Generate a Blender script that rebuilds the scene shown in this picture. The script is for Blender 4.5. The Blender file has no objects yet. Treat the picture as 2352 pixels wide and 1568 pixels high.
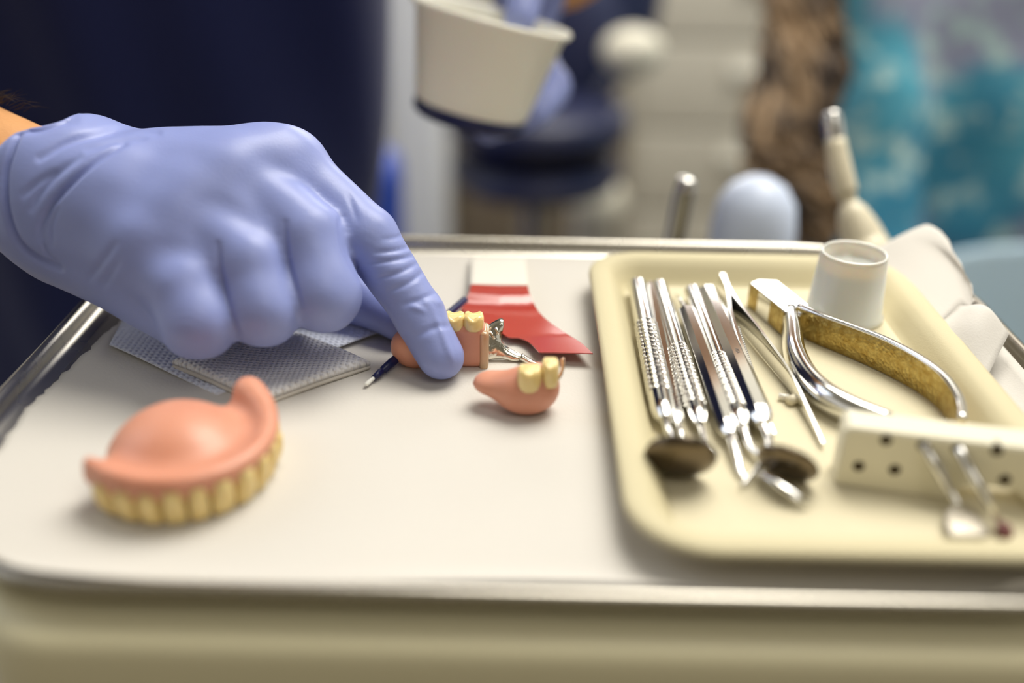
import bpy, bmesh, math, random
import numpy as np
from mathutils import Vector, Matrix, noise
random.seed(7); rng = np.random.default_rng(7)
S = bpy.context.scene; COL = S.collection
# ---------------------------------------------------------------- camera
LENS = 35.0; FPX = 2352*LENS/36; CH = .193; TH = math.radians(27.3); RO = math.radians(1.2)
F = np.array([0, math.cos(TH), -math.sin(TH)]); U0 = np.array([0, math.sin(TH), math.cos(TH)]); R0 = np.array([1., 0, 0])
RV = math.cos(RO)*R0+math.sin(RO)*U0; UV = math.cos(RO)*U0-math.sin(RO)*R0
CAM = np.array([0, 0, CH])
cd = bpy.data.cameras.new('camera'); cam = bpy.data.objects.new('camera', cd); COL.objects.link(cam)
cam.matrix_world = Matrix(((RV[0], UV[0], -F[0], 0), (RV[1], UV[1], -F[1], 0), (RV[2], UV[2], -F[2], CH), (0, 0, 0, 1)))
cd.lens = LENS; cd.sensor_width = 36; cd.clip_start = .01
cd.dof.use_dof = True; cd.dof.focus_distance = .397; cd.dof.aperture_fstop = 2.1
S.camera = cam
# ---------------------------------------------------------------- light
S.view_settings.view_transform = 'Standard'; S.view_settings.look = 'None'
S.view_settings.exposure = 0.30; S.view_settings.gamma = 1; S.view_settings.use_curve_mapping = False
W = bpy.data.worlds.new('room_light'); S.world = W; W.use_nodes = True
bg = W.node_tree.nodes['Background']; bg.inputs[0].default_value = (1.0, .96, .88, 1); bg.inputs[1].default_value = .5
def area(name, loc, target, size, power, col, sy=None):
    l = bpy.data.lights.new(name, 'AREA'); l.energy = power; l.color = col; l.size = size
    if sy: l.shape = 'RECTANGLE'; l.size_y = sy
    o = bpy.data.objects.new(name, l); COL.objects.link(o); o.location = loc
    o.rotation_euler = (Vector(target)-Vector(loc)).to_track_quat('-Z', 'Y').to_euler(); return o
area('ceiling_lamp', (.34, .90, 1.45), (0, .38, 0), .85, 11.5, (1, .95, .84))
area('window_light', (-1.5, .9, 1.1), (0, .4, 0), 1.0, 4.5, (.72, .82, 1))
area('room_lamp', (.6, 1.2, 1.5), (.3, 1.8, -.5), 1.4, 34, (1, .97, .9))
area('rear_fill', (.5, -.5, 1.6), (0, .35, 0), .8, 4, (1, .97, .9))  # unseen fill light added behind the camera to lift camera-facing sides

def P(x, y, z=0.):
    a = (x-1176)/FPX; b = (784-y)/FPX; r = F+RV*a+UV*b; d = (z-CH)/r[2]
    return np.array([r[0]*d, r[1]*d, z])
def Q(x, y, d):
    a = (x-1176)/FPX; b = (784-y)/FPX; return CAM+(F+RV*a+UV*b)*d
# ---------------------------------------------------------------- materials
def mat(name, col, rough=.5, metal=0., sss=0., spec=.5, coat=0., trans=0., sheen=0., alpha=1., noise_amt=0., noise_scale=200., col2=None,
        bump=0., bump_scale=400., bump_kind='noise', stretch=(1, 1, 1), bdist=.001, emis=0., ior=1.45, rough2=None):
    m = bpy.data.materials.new(name); m.use_nodes = True; nt = m.node_tree; b = nt.nodes['Principled BSDF']
    b.inputs['Base Color'].default_value = (*col, 1); b.inputs['Roughness'].default_value = rough; b.inputs['Metallic'].default_value = metal
    b.inputs['Specular IOR Level'].default_value = spec; b.inputs['IOR'].default_value = ior
    if coat: b.inputs['Coat Weight'].default_value = coat; b.inputs['Coat Roughness'].default_value = .08
    if trans: b.inputs['Transmission Weight'].default_value = trans
    if sheen: b.inputs['Sheen Weight'].default_value = sheen
    if sss:
        b.inputs['Subsurface Weight'].default_value = sss; b.inputs['Subsurface Scale'].default_value = .004
        b.inputs['Subsurface Radius'].default_value = (1, .6, .4)
    tc = nt.nodes.new('ShaderNodeTexCoord'); mp = nt.nodes.new('ShaderNodeMapping'); mp.inputs['Scale'].default_value = stretch
    nt.links.new(tc.outputs['Object'], mp.inputs[0])
    if col2 is not None or rough2 is not None:
        n = nt.nodes.new('ShaderNodeTexNoise'); n.inputs['Scale'].default_value = noise_scale; n.inputs['Detail'].default_value = 4
        nt.links.new(mp.outputs[0], n.inputs['Vector'])
        if col2 is not None:
            r = nt.nodes.new('ShaderNodeValToRGB'); r.color_ramp.elements[0].position = .5-noise_amt; r.color_ramp.elements[1].position = .5+noise_amt
            r.color_ramp.elements[0].color = (*col, 1); r.color_ramp.elements[1].color = (*col2, 1)
            nt.links.new(n.outputs[0], r.inputs[0]); nt.links.new(r.outputs[0], b.inputs['Base Color'])
        if rough2 is not None:
            mr = nt.nodes.new('ShaderNodeMapRange'); mr.inputs['To Min'].default_value = rough; mr.inputs['To Max'].default_value = rough2
            nt.links.new(n.outputs[0], mr.inputs['Value']); nt.links.new(mr.outputs[0], b.inputs['Roughness'])
    if bump:
        bp = nt.nodes.new('ShaderNodeBump'); bp.inputs['Strength'].default_value = bump; bp.inputs['Distance'].default_value = bdist
        if bump_kind == 'noise':
            n = nt.nodes.new('ShaderNodeTexNoise'); n.inputs['Scale'].default_value = bump_scale; n.inputs['Detail'].default_value = 3
            nt.links.new(mp.outputs[0], n.inputs['Vector']); nt.links.new(n.outputs[0], bp.inputs['Height'])
        elif bump_kind == 'weave':
            h = []
            for ax in ('X', 'Y'):
                w = nt.nodes.new('ShaderNodeTexWave'); w.bands_direction = ax; w.inputs['Scale'].default_value = bump_scale
                w.inputs['Distortion'].default_value = .6; w.inputs['Detail'].default_value = 1
                nt.links.new(mp.outputs[0], w.inputs['Vector']); h.append(w)
            mu = nt.nodes.new('ShaderNodeMath'); mu.operation = 'MULTIPLY'
            nt.links.new(h[0].outputs['Fac'], mu.inputs[0]); nt.links.new(h[1].outputs['Fac'], mu.inputs[1]); nt.links.new(mu.outputs[0], bp.inputs['Height'])
        elif bump_kind == 'voronoi':
            v = nt.nodes.new('ShaderNodeTexVoronoi'); v.inputs['Scale'].default_value = bump_scale
            nt.links.new(mp.outputs[0], v.inputs['Vector']); nt.links.new(v.outputs[0], bp.inputs['Height'])
        nt.links.new(bp.outputs[0], b.inputs['Normal'])
    return m
M = {}
M['glove'] = mat('nitrile_glove', (.265, .315, .63), .40, sss=.12, spec=.45, bump=.18, bump_scale=900, bdist=.0004)
M['scrub'] = mat('navy_cotton', (.012, .018, .085), .85, spec=.25, sheen=.15, bump=.3, bump_scale=1500)
M['skin'] = mat('skin', (.70, .36, .15), .5, sss=.1, col2=(.62, .30, .12), noise_amt=.2, noise_scale=60, bump=.2, bump_scale=500)
M['hair_dark'] = mat('dark_hair', (.02, .012, .008), .5)
M['steel'] = mat('brushed_steel', (.54, .51, .45), .2, metal=1, rough2=.34, noise_scale=30, stretch=(1, 1, 1), bump=.06, bump_scale=60)
M['steel_floor'] = mat('scratched_steel', (.40, .38, .36), .3, metal=1, bump=.25, bump_scale=90, stretch=(12, 1, 1))
M['chrome'] = mat('polished_instrument_steel', (.78, .77, .74), .13, metal=1)
M['chrome_dull'] = mat('dull_instrument_steel', (.62, .60, .55), .28, metal=1)
M['pliers_side'] = mat('stained_steel', (.50, .38, .13), .3, metal=.85, col2=(.36, .24, .06), noise_amt=.15, noise_scale=350, bump=.25, bump_kind='voronoi', bump_scale=700)
M['mirror'] = mat('mirror_glass', (.30, .27, .22), .05, metal=1)  # darker than real mirror glass, a dark reflection put into the colour
M['liner'] = mat('paper_liner', (.63, .60, .55), .9, spec=.2, col2=(.61, .585, .545), noise_amt=.3, noise_scale=8, bump=.35, bump_scale=900, bdist=.0004)
M['tissue'] = mat('blue_lit_tissue', (.80, .84, .95), .9, spec=.2, bump=.9, bump_kind='weave', bump_scale=130, bdist=.0007)  # pale blue carries the bluish light falling on the liner here
M['pad'] = mat('folded_embossed_pad', (.78, .78, .80), .9, spec=.2, bump=1.0, bump_kind='weave', bump_scale=150, bdist=.0007)
M['table'] = mat('beige_enamel', (.80, .74, .50), .45)
M['tray'] = mat('cream_pulp_tray', (.58, .52, .34), .7, spec=.3, bump=.3, bump_scale=1400, bdist=.0003)
M['tray_paper'] = mat('tray_cover_paper', (.67, .61, .44), .85, spec=.2, bump=.25, bump_kind='weave', bump_scale=420, bdist=.0003)
M['pink'] = mat('pink_acrylic', (.70, .32, .215), .42, sss=.2, coat=.08, col2=(.64, .27, .17), noise_amt=.2, noise_scale=60)
M['pink_clear'] = mat('clear_amber_acrylic', (.88, .62, .36), .15, trans=.5, coat=.5)
M['tooth'] = mat('yellowed_tooth_acrylic', (.84, .66, .30), .22, sss=.2, coat=.4, col2=(.80, .58, .22), noise_amt=.25, noise_scale=120)
M['gumline'] = mat('orange_gumline', (.80, .38, .12), .3, sss=.2)
M['gold_wire'] = mat('copper_wire', (.85, .58, .42), .18, metal=1)
M['cast'] = mat('cast_chrome_cobalt', (.72, .69, .60), .14, metal=1, bump=.3, bump_scale=250, bdist=.001)
M['red'] = mat('red_film', (.42, .032, .02), .22, spec=.6, coat=.5, bump=.12, bump_scale=60)
M['bluefilm'] = mat('blue_film', (.02, .10, .38), .25, coat=.5)
M['tab'] = mat('white_card', (.72, .69, .62), .8)
M['brush'] = mat('navy_plastic', (.010, .014, .075), .3, spec=.5)
M['brushtip'] = mat('white_bristle', (.85, .85, .80), .8)
M['cup'] = mat('white_plastic_cup', (.90, .88, .78), .35, sss=.1)
M['medcup'] = mat('frosted_plastic', (.86, .84, .77), .22, trans=.15, sss=.4, coat=.3)
M['block'] = mat('white_block_plastic', (.76, .72, .57), .4)
M['hole'] = mat('bore_shade', (.05, .035, .015), .8)
M['rustred'] = mat('dark_red_tip', (.14, .04, .04), .5)
M['bluelight'] = mat('pale_blue_plastic', (.66, .75, .95), .35)
M['beige_plastic'] = mat('beige_plastic', (.74, .67, .50), .35)
M['mirror_back'] = mat('dark_reflection_back', (.15, .12, .085), .22, metal=1)  # dark colour imitates what the mirror backs would reflect
M['spatula'] = mat('matte_grey_steel', (.36, .33, .28), .5, metal=1)
M['rod'] = mat('dark_steel_rod', (.42, .40, .38), .15, metal=1)
M['hairbrown'] = mat('brown_hair', (.030, .017, .010), .5, col2=(.30, .20, .11), noise_amt=.09, noise_scale=28, spec=.4)
M['taupe'] = mat('taupe_laminate', (.16, .125, .085), .6)
M['stool'] = mat('navy_vinyl', (.018, .022, .060), .4)
M['floor'] = mat('vinyl_floor', (.28, .245, .19), .6, col2=(.21, .18, .13), noise_amt=.3, noise_scale=2)
M['wall'] = mat('painted_wall', (.50, .48, .41), .7)
M['cab'] = mat('grey_laminate', (.50, .47, .40), .5)
M['handle'] = mat('light_handle', (.74, .72, .64), .35)
M['post'] = mat('white_enamel', (.66, .68, .71), .4)
M['royal'] = mat('royal_blue_vinyl', (.015, .05, .32), .4)
M['bib'] = mat('pale_blue_bib', (.58, .78, .93), .7)
M['knob'] = mat('cream_plastic', (.72, .68, .56), .4)
_m = M['panelglow'] = mat('bright_added_panel', (.8, .8, .8), .5); _b = _m.node_tree.nodes['Principled BSDF']; _b.inputs['Emission Color'].default_value = (1, .98, .95, 1); _b.inputs['Emission Strength'].default_value = 4.5  # emission of the added panel that whitens the steel tops
def teal_material():
    m = bpy.data.materials.new('teal_print_fabric'); m.use_nodes = True; nt = m.node_tree; b = nt.nodes['Principled BSDF']; b.inputs['Roughness'].default_value = .85
    tc = nt.nodes.new('ShaderNodeTexCoord')
    def ns(scale, detail, a, bb, ca, cb):
        n = nt.nodes.new('ShaderNodeTexNoise'); n.inputs['Scale'].default_value = scale; n.inputs['Detail'].default_value = detail
        nt.links.new(tc.outputs['Object'], n.inputs['Vector'])
        r = nt.nodes.new('ShaderNodeValToRGB'); r.color_ramp.elements[0].position = a; r.color_ramp.elements[1].position = bb
        r.color_ramp.elements[0].color = ca; r.color_ramp.elements[1].color = cb; nt.links.new(n.outputs[0], r.inputs[0]); return r
    base = ns(6, 2, .40, .64, (.03, .20, .32, 1), (.09, .38, .50, 1))
    msk = ns(38, 3, .52, .66, (0, 0, 0, 1), (1, 1, 1, 1)); lil = ns(5, 1, .52, .58, (0, 0, 0, 1), (1, 1, 1, 1))
    m1 = nt.nodes.new('ShaderNodeMix'); m1.data_type = 'RGBA'; m1.inputs[7].default_value = (.30, .32, .44, 1)
    nt.links.new(lil.outputs[0], m1.inputs[0]); nt.links.new(base.outputs[0], m1.inputs[6])
    m2 = nt.nodes.new('ShaderNodeMix'); m2.data_type = 'RGBA'; m2.inputs[7].default_value = (.46, .64, .62, 1)
    nt.links.new(msk.outputs[0], m2.inputs[0]); nt.links.new(m1.outputs[2], m2.inputs[6]); nt.links.new(m2.outputs[2], b.inputs['Base Color'])
    return m
M['teal'] = teal_material()
# ---------------------------------------------------------------- object helpers
def setp(o, label=None, cat=None, group=None, kind=None):
    if label: o['label'] = label
    if cat: o['category'] = cat
    if group: o['group'] = group
    if kind: o['kind'] = kind
    return o
def thing(name, loc, label, cat, group=None):
    o = bpy.data.objects.new(name, None); COL.objects.link(o); o.location = [float(v) for v in loc]; o.empty_display_size = .01
    return setp(o, label, cat, group)
def origin(o):
    p = np.zeros(3)
    while o is not None: p += np.array(o.location); o = o.parent
    return p
def obj(name, verts, faces, m, parent=None, smooth=True, sharp=None):
    """one mesh object from world-space vertices"""
    v = np.array(verts, float).reshape(-1, 3)
    if parent is not None: o0 = origin(parent)
    else: o0 = np.array([(v[:, 0].min()+v[:, 0].max())/2, (v[:, 1].min()+v[:, 1].max())/2, v[:, 2].min()])
    me = bpy.data.meshes.new(name); me.from_pydata((v-o0).tolist(), [], [tuple(int(i) for i in f) for f in faces]); me.update()
    if smooth: me.polygons.foreach_set('use_smooth', [True]*len(me.polygons))
    for mm in (m if isinstance(m, (list, tuple)) else [m]): me.materials.append(mm)
    if sharp: me.set_sharp_from_angle(angle=math.radians(sharp))
    o = bpy.data.objects.new(name, me); COL.objects.link(o)
    if parent is not None: o.parent = parent
    else: o.location = o0
    bm = bmesh.new(); bm.from_mesh(me); bmesh.ops.recalc_face_normals(bm, faces=bm.faces); bm.to_mesh(me); bm.free()
    return o
def join(*parts):
    V = []; Fc = []; n = 0
    for v, f in parts:
        V.append(np.array(v, float).reshape(-1, 3)); Fc += [tuple(i+n for i in q) for q in f]; n += len(V[-1])
    return np.vstack(V), Fc
def spline(pts, n=8, k=3):
    """Catmull-Rom through rows (any number of columns)"""
    p = np.array(pts, float); 
    if len(p) == 2: return p
    e = np.vstack([2*p[0]-p[1], p, 2*p[-1]-p[-2]]); out = []
    for i in range(1, len(e)-2):
        for j in range(n):
            t = j/n; a, b, c, d = e[i-1], e[i], e[i+1], e[i+2]
            out.append(.5*((2*b)+(-a+c)*t+(2*a-5*b+4*c-d)*t*t+(-a+3*b-3*c+d)*t**3))
    out.append(p[-1]); return np.array(out)
def tube(path, rad, seg=14, cap=True, flat=1., up=None, smooth_n=0, square=False):
    """swept section; rad scalar or per point; flat = height/width ratio of the section"""
    p = np.array(path, float); r = np.array(rad, float)*np.ones(len(p))
    if smooth_n: q = spline(np.hstack([p, r[:, None]]), smooth_n); p, r = q[:, :3], np.maximum(q[:, 3], 1e-5)
    t = np.gradient(p, axis=0); t /= np.linalg.norm(t, axis=1)[:, None]+1e-12
    u = np.array(up if up is not None else (0, 0, 1.)); V = []
    for i in range(len(p)):
        s = np.cross(t[i], u)
        if np.linalg.norm(s) < 1e-3: s = np.cross(t[i], (1., 0, 0))
        s /= np.linalg.norm(s); w = np.cross(s, t[i])
        if up is None: u = w
        for j in range(seg):
            a = 2*math.pi*(j+.5)/seg; ca, sa = math.cos(a), math.sin(a)
            if square: q = 5.; dn = (abs(ca)**q+abs(sa)**q)**(1/q); ca, sa = ca/dn, sa/dn
            V.append(p[i]+r[i]*(s*ca+w*sa*flat))
    Fc = [(i*seg+j, i*seg+(j+1) % seg, (i+1)*seg+(j+1) % seg, (i+1)*seg+j) for i in range(len(p)-1) for j in range(seg)]
    if cap: Fc += [tuple(range(seg))[::-1], tuple((len(p)-1)*seg+j for j in range(seg))]
    return np.array(V), Fc
def lathe(base, axis, prof, seg=48, closed=False):
    """prof rows (radius, height along axis)"""
    ax = np.array(axis, float); ax /= np.linalg.norm(ax); s = np.cross(ax, (0, 0, 1.))
    if np.linalg.norm(s) < 1e-3: s = np.array([1., 0, 0])
    s /= np.linalg.norm(s); w = np.cross(ax, s); V = []
    for r, h in prof:
        for j in range(seg):
            a = 2*math.pi*j/seg; V.append(np.array(base)+ax*h+(s*math.cos(a)+w*math.sin(a))*max(r, 1e-6))
    n = len(prof); Fc = [(i*seg+j, i*seg+(j+1) % seg, (i+1)*seg+(j+1) % seg, (i+1)*seg+j) for i in range(n-1) for j in range(seg)]
    if closed: Fc += [((n-1)*seg+j, (n-1)*seg+(j+1) % seg, (j+1) % seg, j) for j in range(seg)]
    return np.array(V), Fc
def bevel_box(lo, hi, b=.002, seg=3, mtx=None):
    bm = bmesh.new(); bmesh.ops.create_cube(bm, size=1)
    lo = np.array(lo); hi = np.array(hi)
    for v in bm.verts: v.co = Vector(((lo+hi)/2+np.array(v.co)*(hi-lo)).tolist())
    bmesh.ops.bevel(bm, geom=bm.edges[:], offset=b, segments=seg, profile=.5, affect='EDGES')
    V = [np.array(v.co) for v in bm.verts]; bm.verts.index_update(); Fc = [tuple(v.index for v in f.verts) for f in bm.faces]; bm.free()
    V = np.array(V)
    if mtx is not None: V = V@np.array(mtx[0]).T+np.array(mtx[1])
    return V, Fc
def rring(cx, cy, hx, hy, r, n=10):
    out = []
    for k, (sx, sy) in enumerate(((1, 1), (-1, 1), (-1, -1), (1, -1))):
        for i in range(n+1):
            a = math.pi/2*(k+i/n); out.append((cx+sx*(hx-r)+r*math.cos(a), cy+sy*(hy-r)+r*math.sin(a)))
    return out
def rr_loft(cx, cy, hx, hy, R, prof, cap0=False, cap1=True, n=10, ff=None):
    """prof rows (offset from outline, z)"""
    V = []; m = 4*(n+1)
    for off, z in prof:
        for x, y in rring(cx, cy, hx+off, hy+off, max(R+off, .001), n): V.append((x, y, z))
    k = len(prof); Fc = [(i*m+j, i*m+(j+1) % m, (i+1)*m+(j+1) % m, (i+1)*m+j) for i in range(k-1) for j in range(m)]
    if cap0: Fc.append(tuple(range(m)))
    if cap1: Fc.append(tuple((k-1)*m+j for j in range(m)))
    return np.array(V, float), Fc
def slab(grid, th):
    """solid sheet from grid (nu,nv,3) of top points"""
    g = np.array(grid); nu, nv = g.shape[:2]; b = g.copy(); b[..., 2] -= th; V = np.vstack([g.reshape(-1, 3), b.reshape(-1, 3)]); N = nu*nv; Fc = []
    I = lambda i, j: i*nv+j
    for i in range(nu-1):
        for j in range(nv-1):
            Fc.append((I(i, j), I(i+1, j), I(i+1, j+1), I(i, j+1))); Fc.append((N+I(i, j), N+I(i, j+1), N+I(i+1, j+1), N+I(i+1, j)))
    for i in range(nu-1):
        Fc.append((I(i, 0), N+I(i, 0), N+I(i+1, 0), I(i+1, 0))); Fc.append((I(i, nv-1), I(i+1, nv-1), N+I(i+1, nv-1), N+I(i, nv-1)))
    for j in range(nv-1):
        Fc.append((I(0, j), I(0, j+1), N+I(0, j+1), N+I(0, j))); Fc.append((I(nu-1, j), N+I(nu-1, j), N+I(nu-1, j+1), I(nu-1, j+1)))
    return V, Fc
def bilinear(c, nu, nv):
    c = np.array(c, float); u = np.linspace(0, 1, nu)[:, None, None]; v = np.linspace(0, 1, nv)[None, :, None]
    return (1-u)*(1-v)*c[0]+u*(1-v)*c[1]+u*v*c[2]+(1-u)*v*c[3]
# ---------------------------------------------------------------- signed distance modelling
def rc(p, a, b, ra, rb):
    a = np.array(a, float); b = np.array(b, float); ab = b-a; t = np.clip(((p-a)@ab)/(ab@ab+1e-12), 0, 1)
    return np.linalg.norm(p-a-t[:, None]*ab, axis=1)-(ra+(rb-ra)*t)
def ell(p, c, r, rot=None):
    q = p-np.array(c)
    if rot is not None: q = q@np.array(rot)
    r = np.array(r); k0 = np.linalg.norm(q/r, axis=1); k1 = np.linalg.norm(q/r**2, axis=1)+1e-9
    return k0*(k0-1)/k1
def rbox(p, c, h, r, rot=None):
    q = p-np.array(c)
    if rot is not None: q = q@np.array(rot)
    q = np.abs(q)-(np.array(h)-r); return np.linalg.norm(np.maximum(q, 0), axis=1)+np.minimum(q.max(axis=1), 0)-r
def smin(a, b, k):
    h = np.clip(.5+.5*(b-a)/k, 0, 1); return b*(1-h)+a*h-k*h*(1-h)
def smax(a, b, k): return -smin(-a, -b, k)
def nets(fn, lo, hi, h):
    lo = np.array(lo, float); n = np.ceil((np.array(hi)-lo)/h).astype(int)+1
    ax = [lo[i]+h*np.arange(n[i]) for i in range(3)]
    G = np.stack(np.meshgrid(*ax, indexing='ij'), -1).reshape(-1, 3)
    V = np.empty(len(G)); 
    for i in range(0, len(G), 400000): V[i:i+400000] = fn(G[i:i+400000])
    V = V.reshape(n); s = V < 0
    c = s[:-1, :-1, :-1]; acc = np.zeros(tuple(n-1)+(3,)); cnt = np.zeros(tuple(n-1))
    tot = sum(s[i:n[0]-1+i, j:n[1]-1+j, k:n[2]-1+k].astype(int) for i in (0, 1) for j in (0, 1) for k in (0, 1))
    act = (tot > 0) & (tot < 8)
    cells = np.argwhere(act); cor = [(i, j, k) for i in (0, 1) for j in (0, 1) for k in (0, 1)]
    val = {q: V[cells[:, 0]+q[0], cells[:, 1]+q[1], cells[:, 2]+q[2]] for q in cor}
    A = np.zeros((len(cells), 3)); C = np.zeros(len(cells))
    for a in cor:
        for d in range(3):
            if a[d] == 0:
                b = list(a); b[d] = 1; b = tuple(b); va, vb = val[a], val[b]; m = (va < 0) != (vb < 0)
                t = np.where(m, va/np.where(m, va-vb, 1), 0); pt = np.array(a, float)[None]+np.zeros((len(cells), 3)); pt[:, d] = t
                A += pt*m[:, None]; C += m
    verts = lo+h*(cells+A/C[:, None]); idx = -np.ones(tuple(n-1), int); idx[tuple(cells.T)] = np.arange(len(cells)); faces = []
    for d in range(3):
        u, v = (d+1) % 3, (d+2) % 3
        sl0 = [slice(None)]*3; sl1 = [slice(None)]*3; sl0[d] = slice(0, -1); sl1[d] = slice(1, None)
        e = np.argwhere(s[tuple(sl0)] != s[tuple(sl1)]); e = e[(e[:, u] > 0) & (e[:, v] > 0) & (e[:, u] < n[u]-1) & (e[:, v] < n[v]-1)]
        inside = s[tuple(e.T)]; q = []
        for du, dv in ((0, 0), (-1, 0), (-1, -1), (0, -1)):
            k = e.copy(); k[:, u] += du; k[:, v] += dv; q.append(idx[tuple(k.T)])
        q = np.stack(q, 1); q[~inside] = q[~inside][:, ::-1]; faces += [tuple(f) for f in q.tolist() if min(f) >= 0]
    return verts, faces
def smooth_mesh(o, sub=1, relax=2, fac=.5):
    m = o.modifiers.new('s', 'SMOOTH'); m.factor = fac; m.iterations = relax
    if sub: m = o.modifiers.new('d', 'SUBSURF'); m.levels = sub; m.render_levels = sub
    dg = bpy.context.evaluated_depsgraph_get(); me = bpy.data.meshes.new_from_object(o.evaluated_get(dg)); o.modifiers.clear(); old = o.data; o.data = me; me.name = old.name
    bpy.data.meshes.remove(old); me.polygons.foreach_set('use_smooth', [True]*len(me.polygons)); return o
def displace(o, fn):
    me = o.data; n = len(me.vertices); c = np.empty(n*3); me.vertices.foreach_get('co', c); c = c.reshape(-1, 3)
    nm = np.empty(n*3); me.vertices.foreach_get('normal', nm); nm = nm.reshape(-1, 3); o0 = origin(o)
    c += nm*fn(c+o0, nm)[:, None]; me.vertices.foreach_set('co', c.ravel()); me.update()
def project(p):
    v = p-CAM; d = v@F; return np.stack([1176+FPX*(v@RV)/d, 784-FPX*(v@UV)/d], 1)
def poly_dist(px, line):
    l = np.array(line, float); best = np.full(len(px), 1e9); tt = np.zeros(len(px)); L = len(l)-1
    for i in range(L):
        ab = l[i+1]-l[i]; t = np.clip(((px-l[i])@ab)/(ab@ab+1e-9), 0, 1); d = np.linalg.norm(px-l[i]-t[:, None]*ab, axis=1); m = d < best
        best = np.where(m, d, best); tt = np.where(m, (i+t)/L, tt)
    return best, tt
def sn(p, f, seed=0):
    """smooth pseudo noise for arrays"""
    r = np.random.default_rng(seed); out = np.zeros(len(p))
    for k in range(6):
        w = r.normal(size=3); w /= np.linalg.norm(w); out += np.sin((p@w)*f*(.7+.6*r.random())*6.283+r.random()*6.283)
    return out/3
# ================================================================ SETTING
FZ = -.92
def quad_box(name, lo, hi, m, kind='structure', parent=None, b=.003):
    v, f = bevel_box(lo, hi, b); o = obj(name, v, f, m, parent, sharp=40)
    if parent is None: setp(o, kind=kind)
    return o
o = quad_box('floor', (-2.6, -1.6, FZ-.05), (2.8, 3.6, FZ), M['floor'])
o = quad_box('wall_back', (-2.6, 3.3, FZ), (2.8, 3.4, 1.7), M['wall'])
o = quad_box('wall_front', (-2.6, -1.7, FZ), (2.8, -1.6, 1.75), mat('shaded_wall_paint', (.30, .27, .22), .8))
o = quad_box('ceiling', (-2.6, -1.6, 1.75), (2.8, 3.4, 1.82), M['wall'])
# unseen glowing panel added high in the back wall for white highlights on steel
v, f = bevel_box((-1.0, 3.27, .62), (1.6, 3.295, 1.62), .004); wn = obj('added_glow_panel', v, f, M['panelglow'], None, sharp=40); setp(wn, kind='structure')
for a_ in ((-1.04, 3.25, .58, 1.64, 3.30, .62), (-1.04, 3.25, 1.62, 1.64, 3.30, 1.66), (-1.04, 3.25, .58, -1.0, 3.30, 1.66), (1.6, 3.25, .58, 1.64, 3.30, 1.66), (.28, 3.25, .62, .32, 3.30, 1.62)):
    v, f = bevel_box(a_[:3], a_[3:], .004); obj('glow_panel_frame', v, f, M['handle'], wn, sharp=40)
# storage cabinet behind
cabX0, cabX1, cabY = .27, 1.9, 2.35
t = thing('storage_cabinet', ((cabX0+cabX1)/2, cabY+.25, FZ), 'blurred grey beige drawer cabinet standing behind the metal rod and stool', 'cabinet')
v, f = bevel_box((cabX0, cabY, FZ), (cabX1, cabY+.5, .0), .006); obj('body', v, f, M['cab'], t, sharp=40)
for k in range(3):
    x0 = cabX0+.02+k*.6; 
    for j in range(4):
        z0 = FZ+.08+j*.205
        v, f = bevel_box((x0, cabY-.018, z0), (x0+.56, cabY+.002, z0+.195), .005); d = obj('drawer', v, f, M['cab'], t, sharp=40)
        v, f = bevel_box((x0+.20, cabY-.045, z0+.12), (x0+.36, cabY-.015, z0+.15), .006); obj('handle', v, f, M['handle'], d, sharp=40)
v, f = bevel_box((cabX0-.02, cabY-.03, .0), (cabX1+.02, cabY+.5, .03), .006); obj('countertop', v, f, M['handle'], t, sharp=40)
# white equipment post
c = Q(962, 300, 1.9)
t = thing('equipment_post', (c[0], c[1], FZ), 'white upright post of the dental unit behind the navy uniform and cup', 'post')
pr = rring(c[0], c[1], .056, .06, .03, 6)
def prism(ring, z0, z1):
    n = len(ring); V = [(x, y, z0) for x, y in ring]+[(x, y, z1) for x, y in ring]
    return np.array(V), [(j, (j+1) % n, n+(j+1) % n, n+j) for j in range(n)]+[tuple(range(n))[::-1], tuple(range(n, 2*n))]
v, f = prism(pr, FZ+.06, .02); obj('column', v, f, M['post'], t, sharp=50)
v, f = prism(rring(c[0], c[1], .12, .12, .05, 6), FZ, FZ+.06); obj('base', v, f, M['post'], t, sharp=50)
v, f = prism(rring(c[0], c[1], .06, .065, .032, 6), .02, .035); obj('cap', v, f, M['post'], t, sharp=50)
# royal blue chair cushion edge
c = Q(886, 480, 1.25)
t = thing('patient_chair', (c[0]-.12, c[1]+.02, FZ), 'royal blue padded chair edge just behind the navy uniform', 'chair')
v, f = bevel_box((c[0]-.30, c[1]-.04, -.62), (c[0]+.017, c[1]+.08, Q(886, 340, 1.25)[2]), .03, 5); obj('backrest', v, f, M['royal'], t)
v, f = bevel_box((c[0]-.30, c[1]-.04, -.70), (c[0]+.0, c[1]+.30, -.63), .03, 5); obj('seat', v, f, M['royal'], t)
v, f = tube([(c[0]-.17, c[1]+.1, FZ), (c[0]-.17, c[1]+.1, -.69)], .05); obj('pedestal', v, f, M['post'], t, sharp=40)
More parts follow.
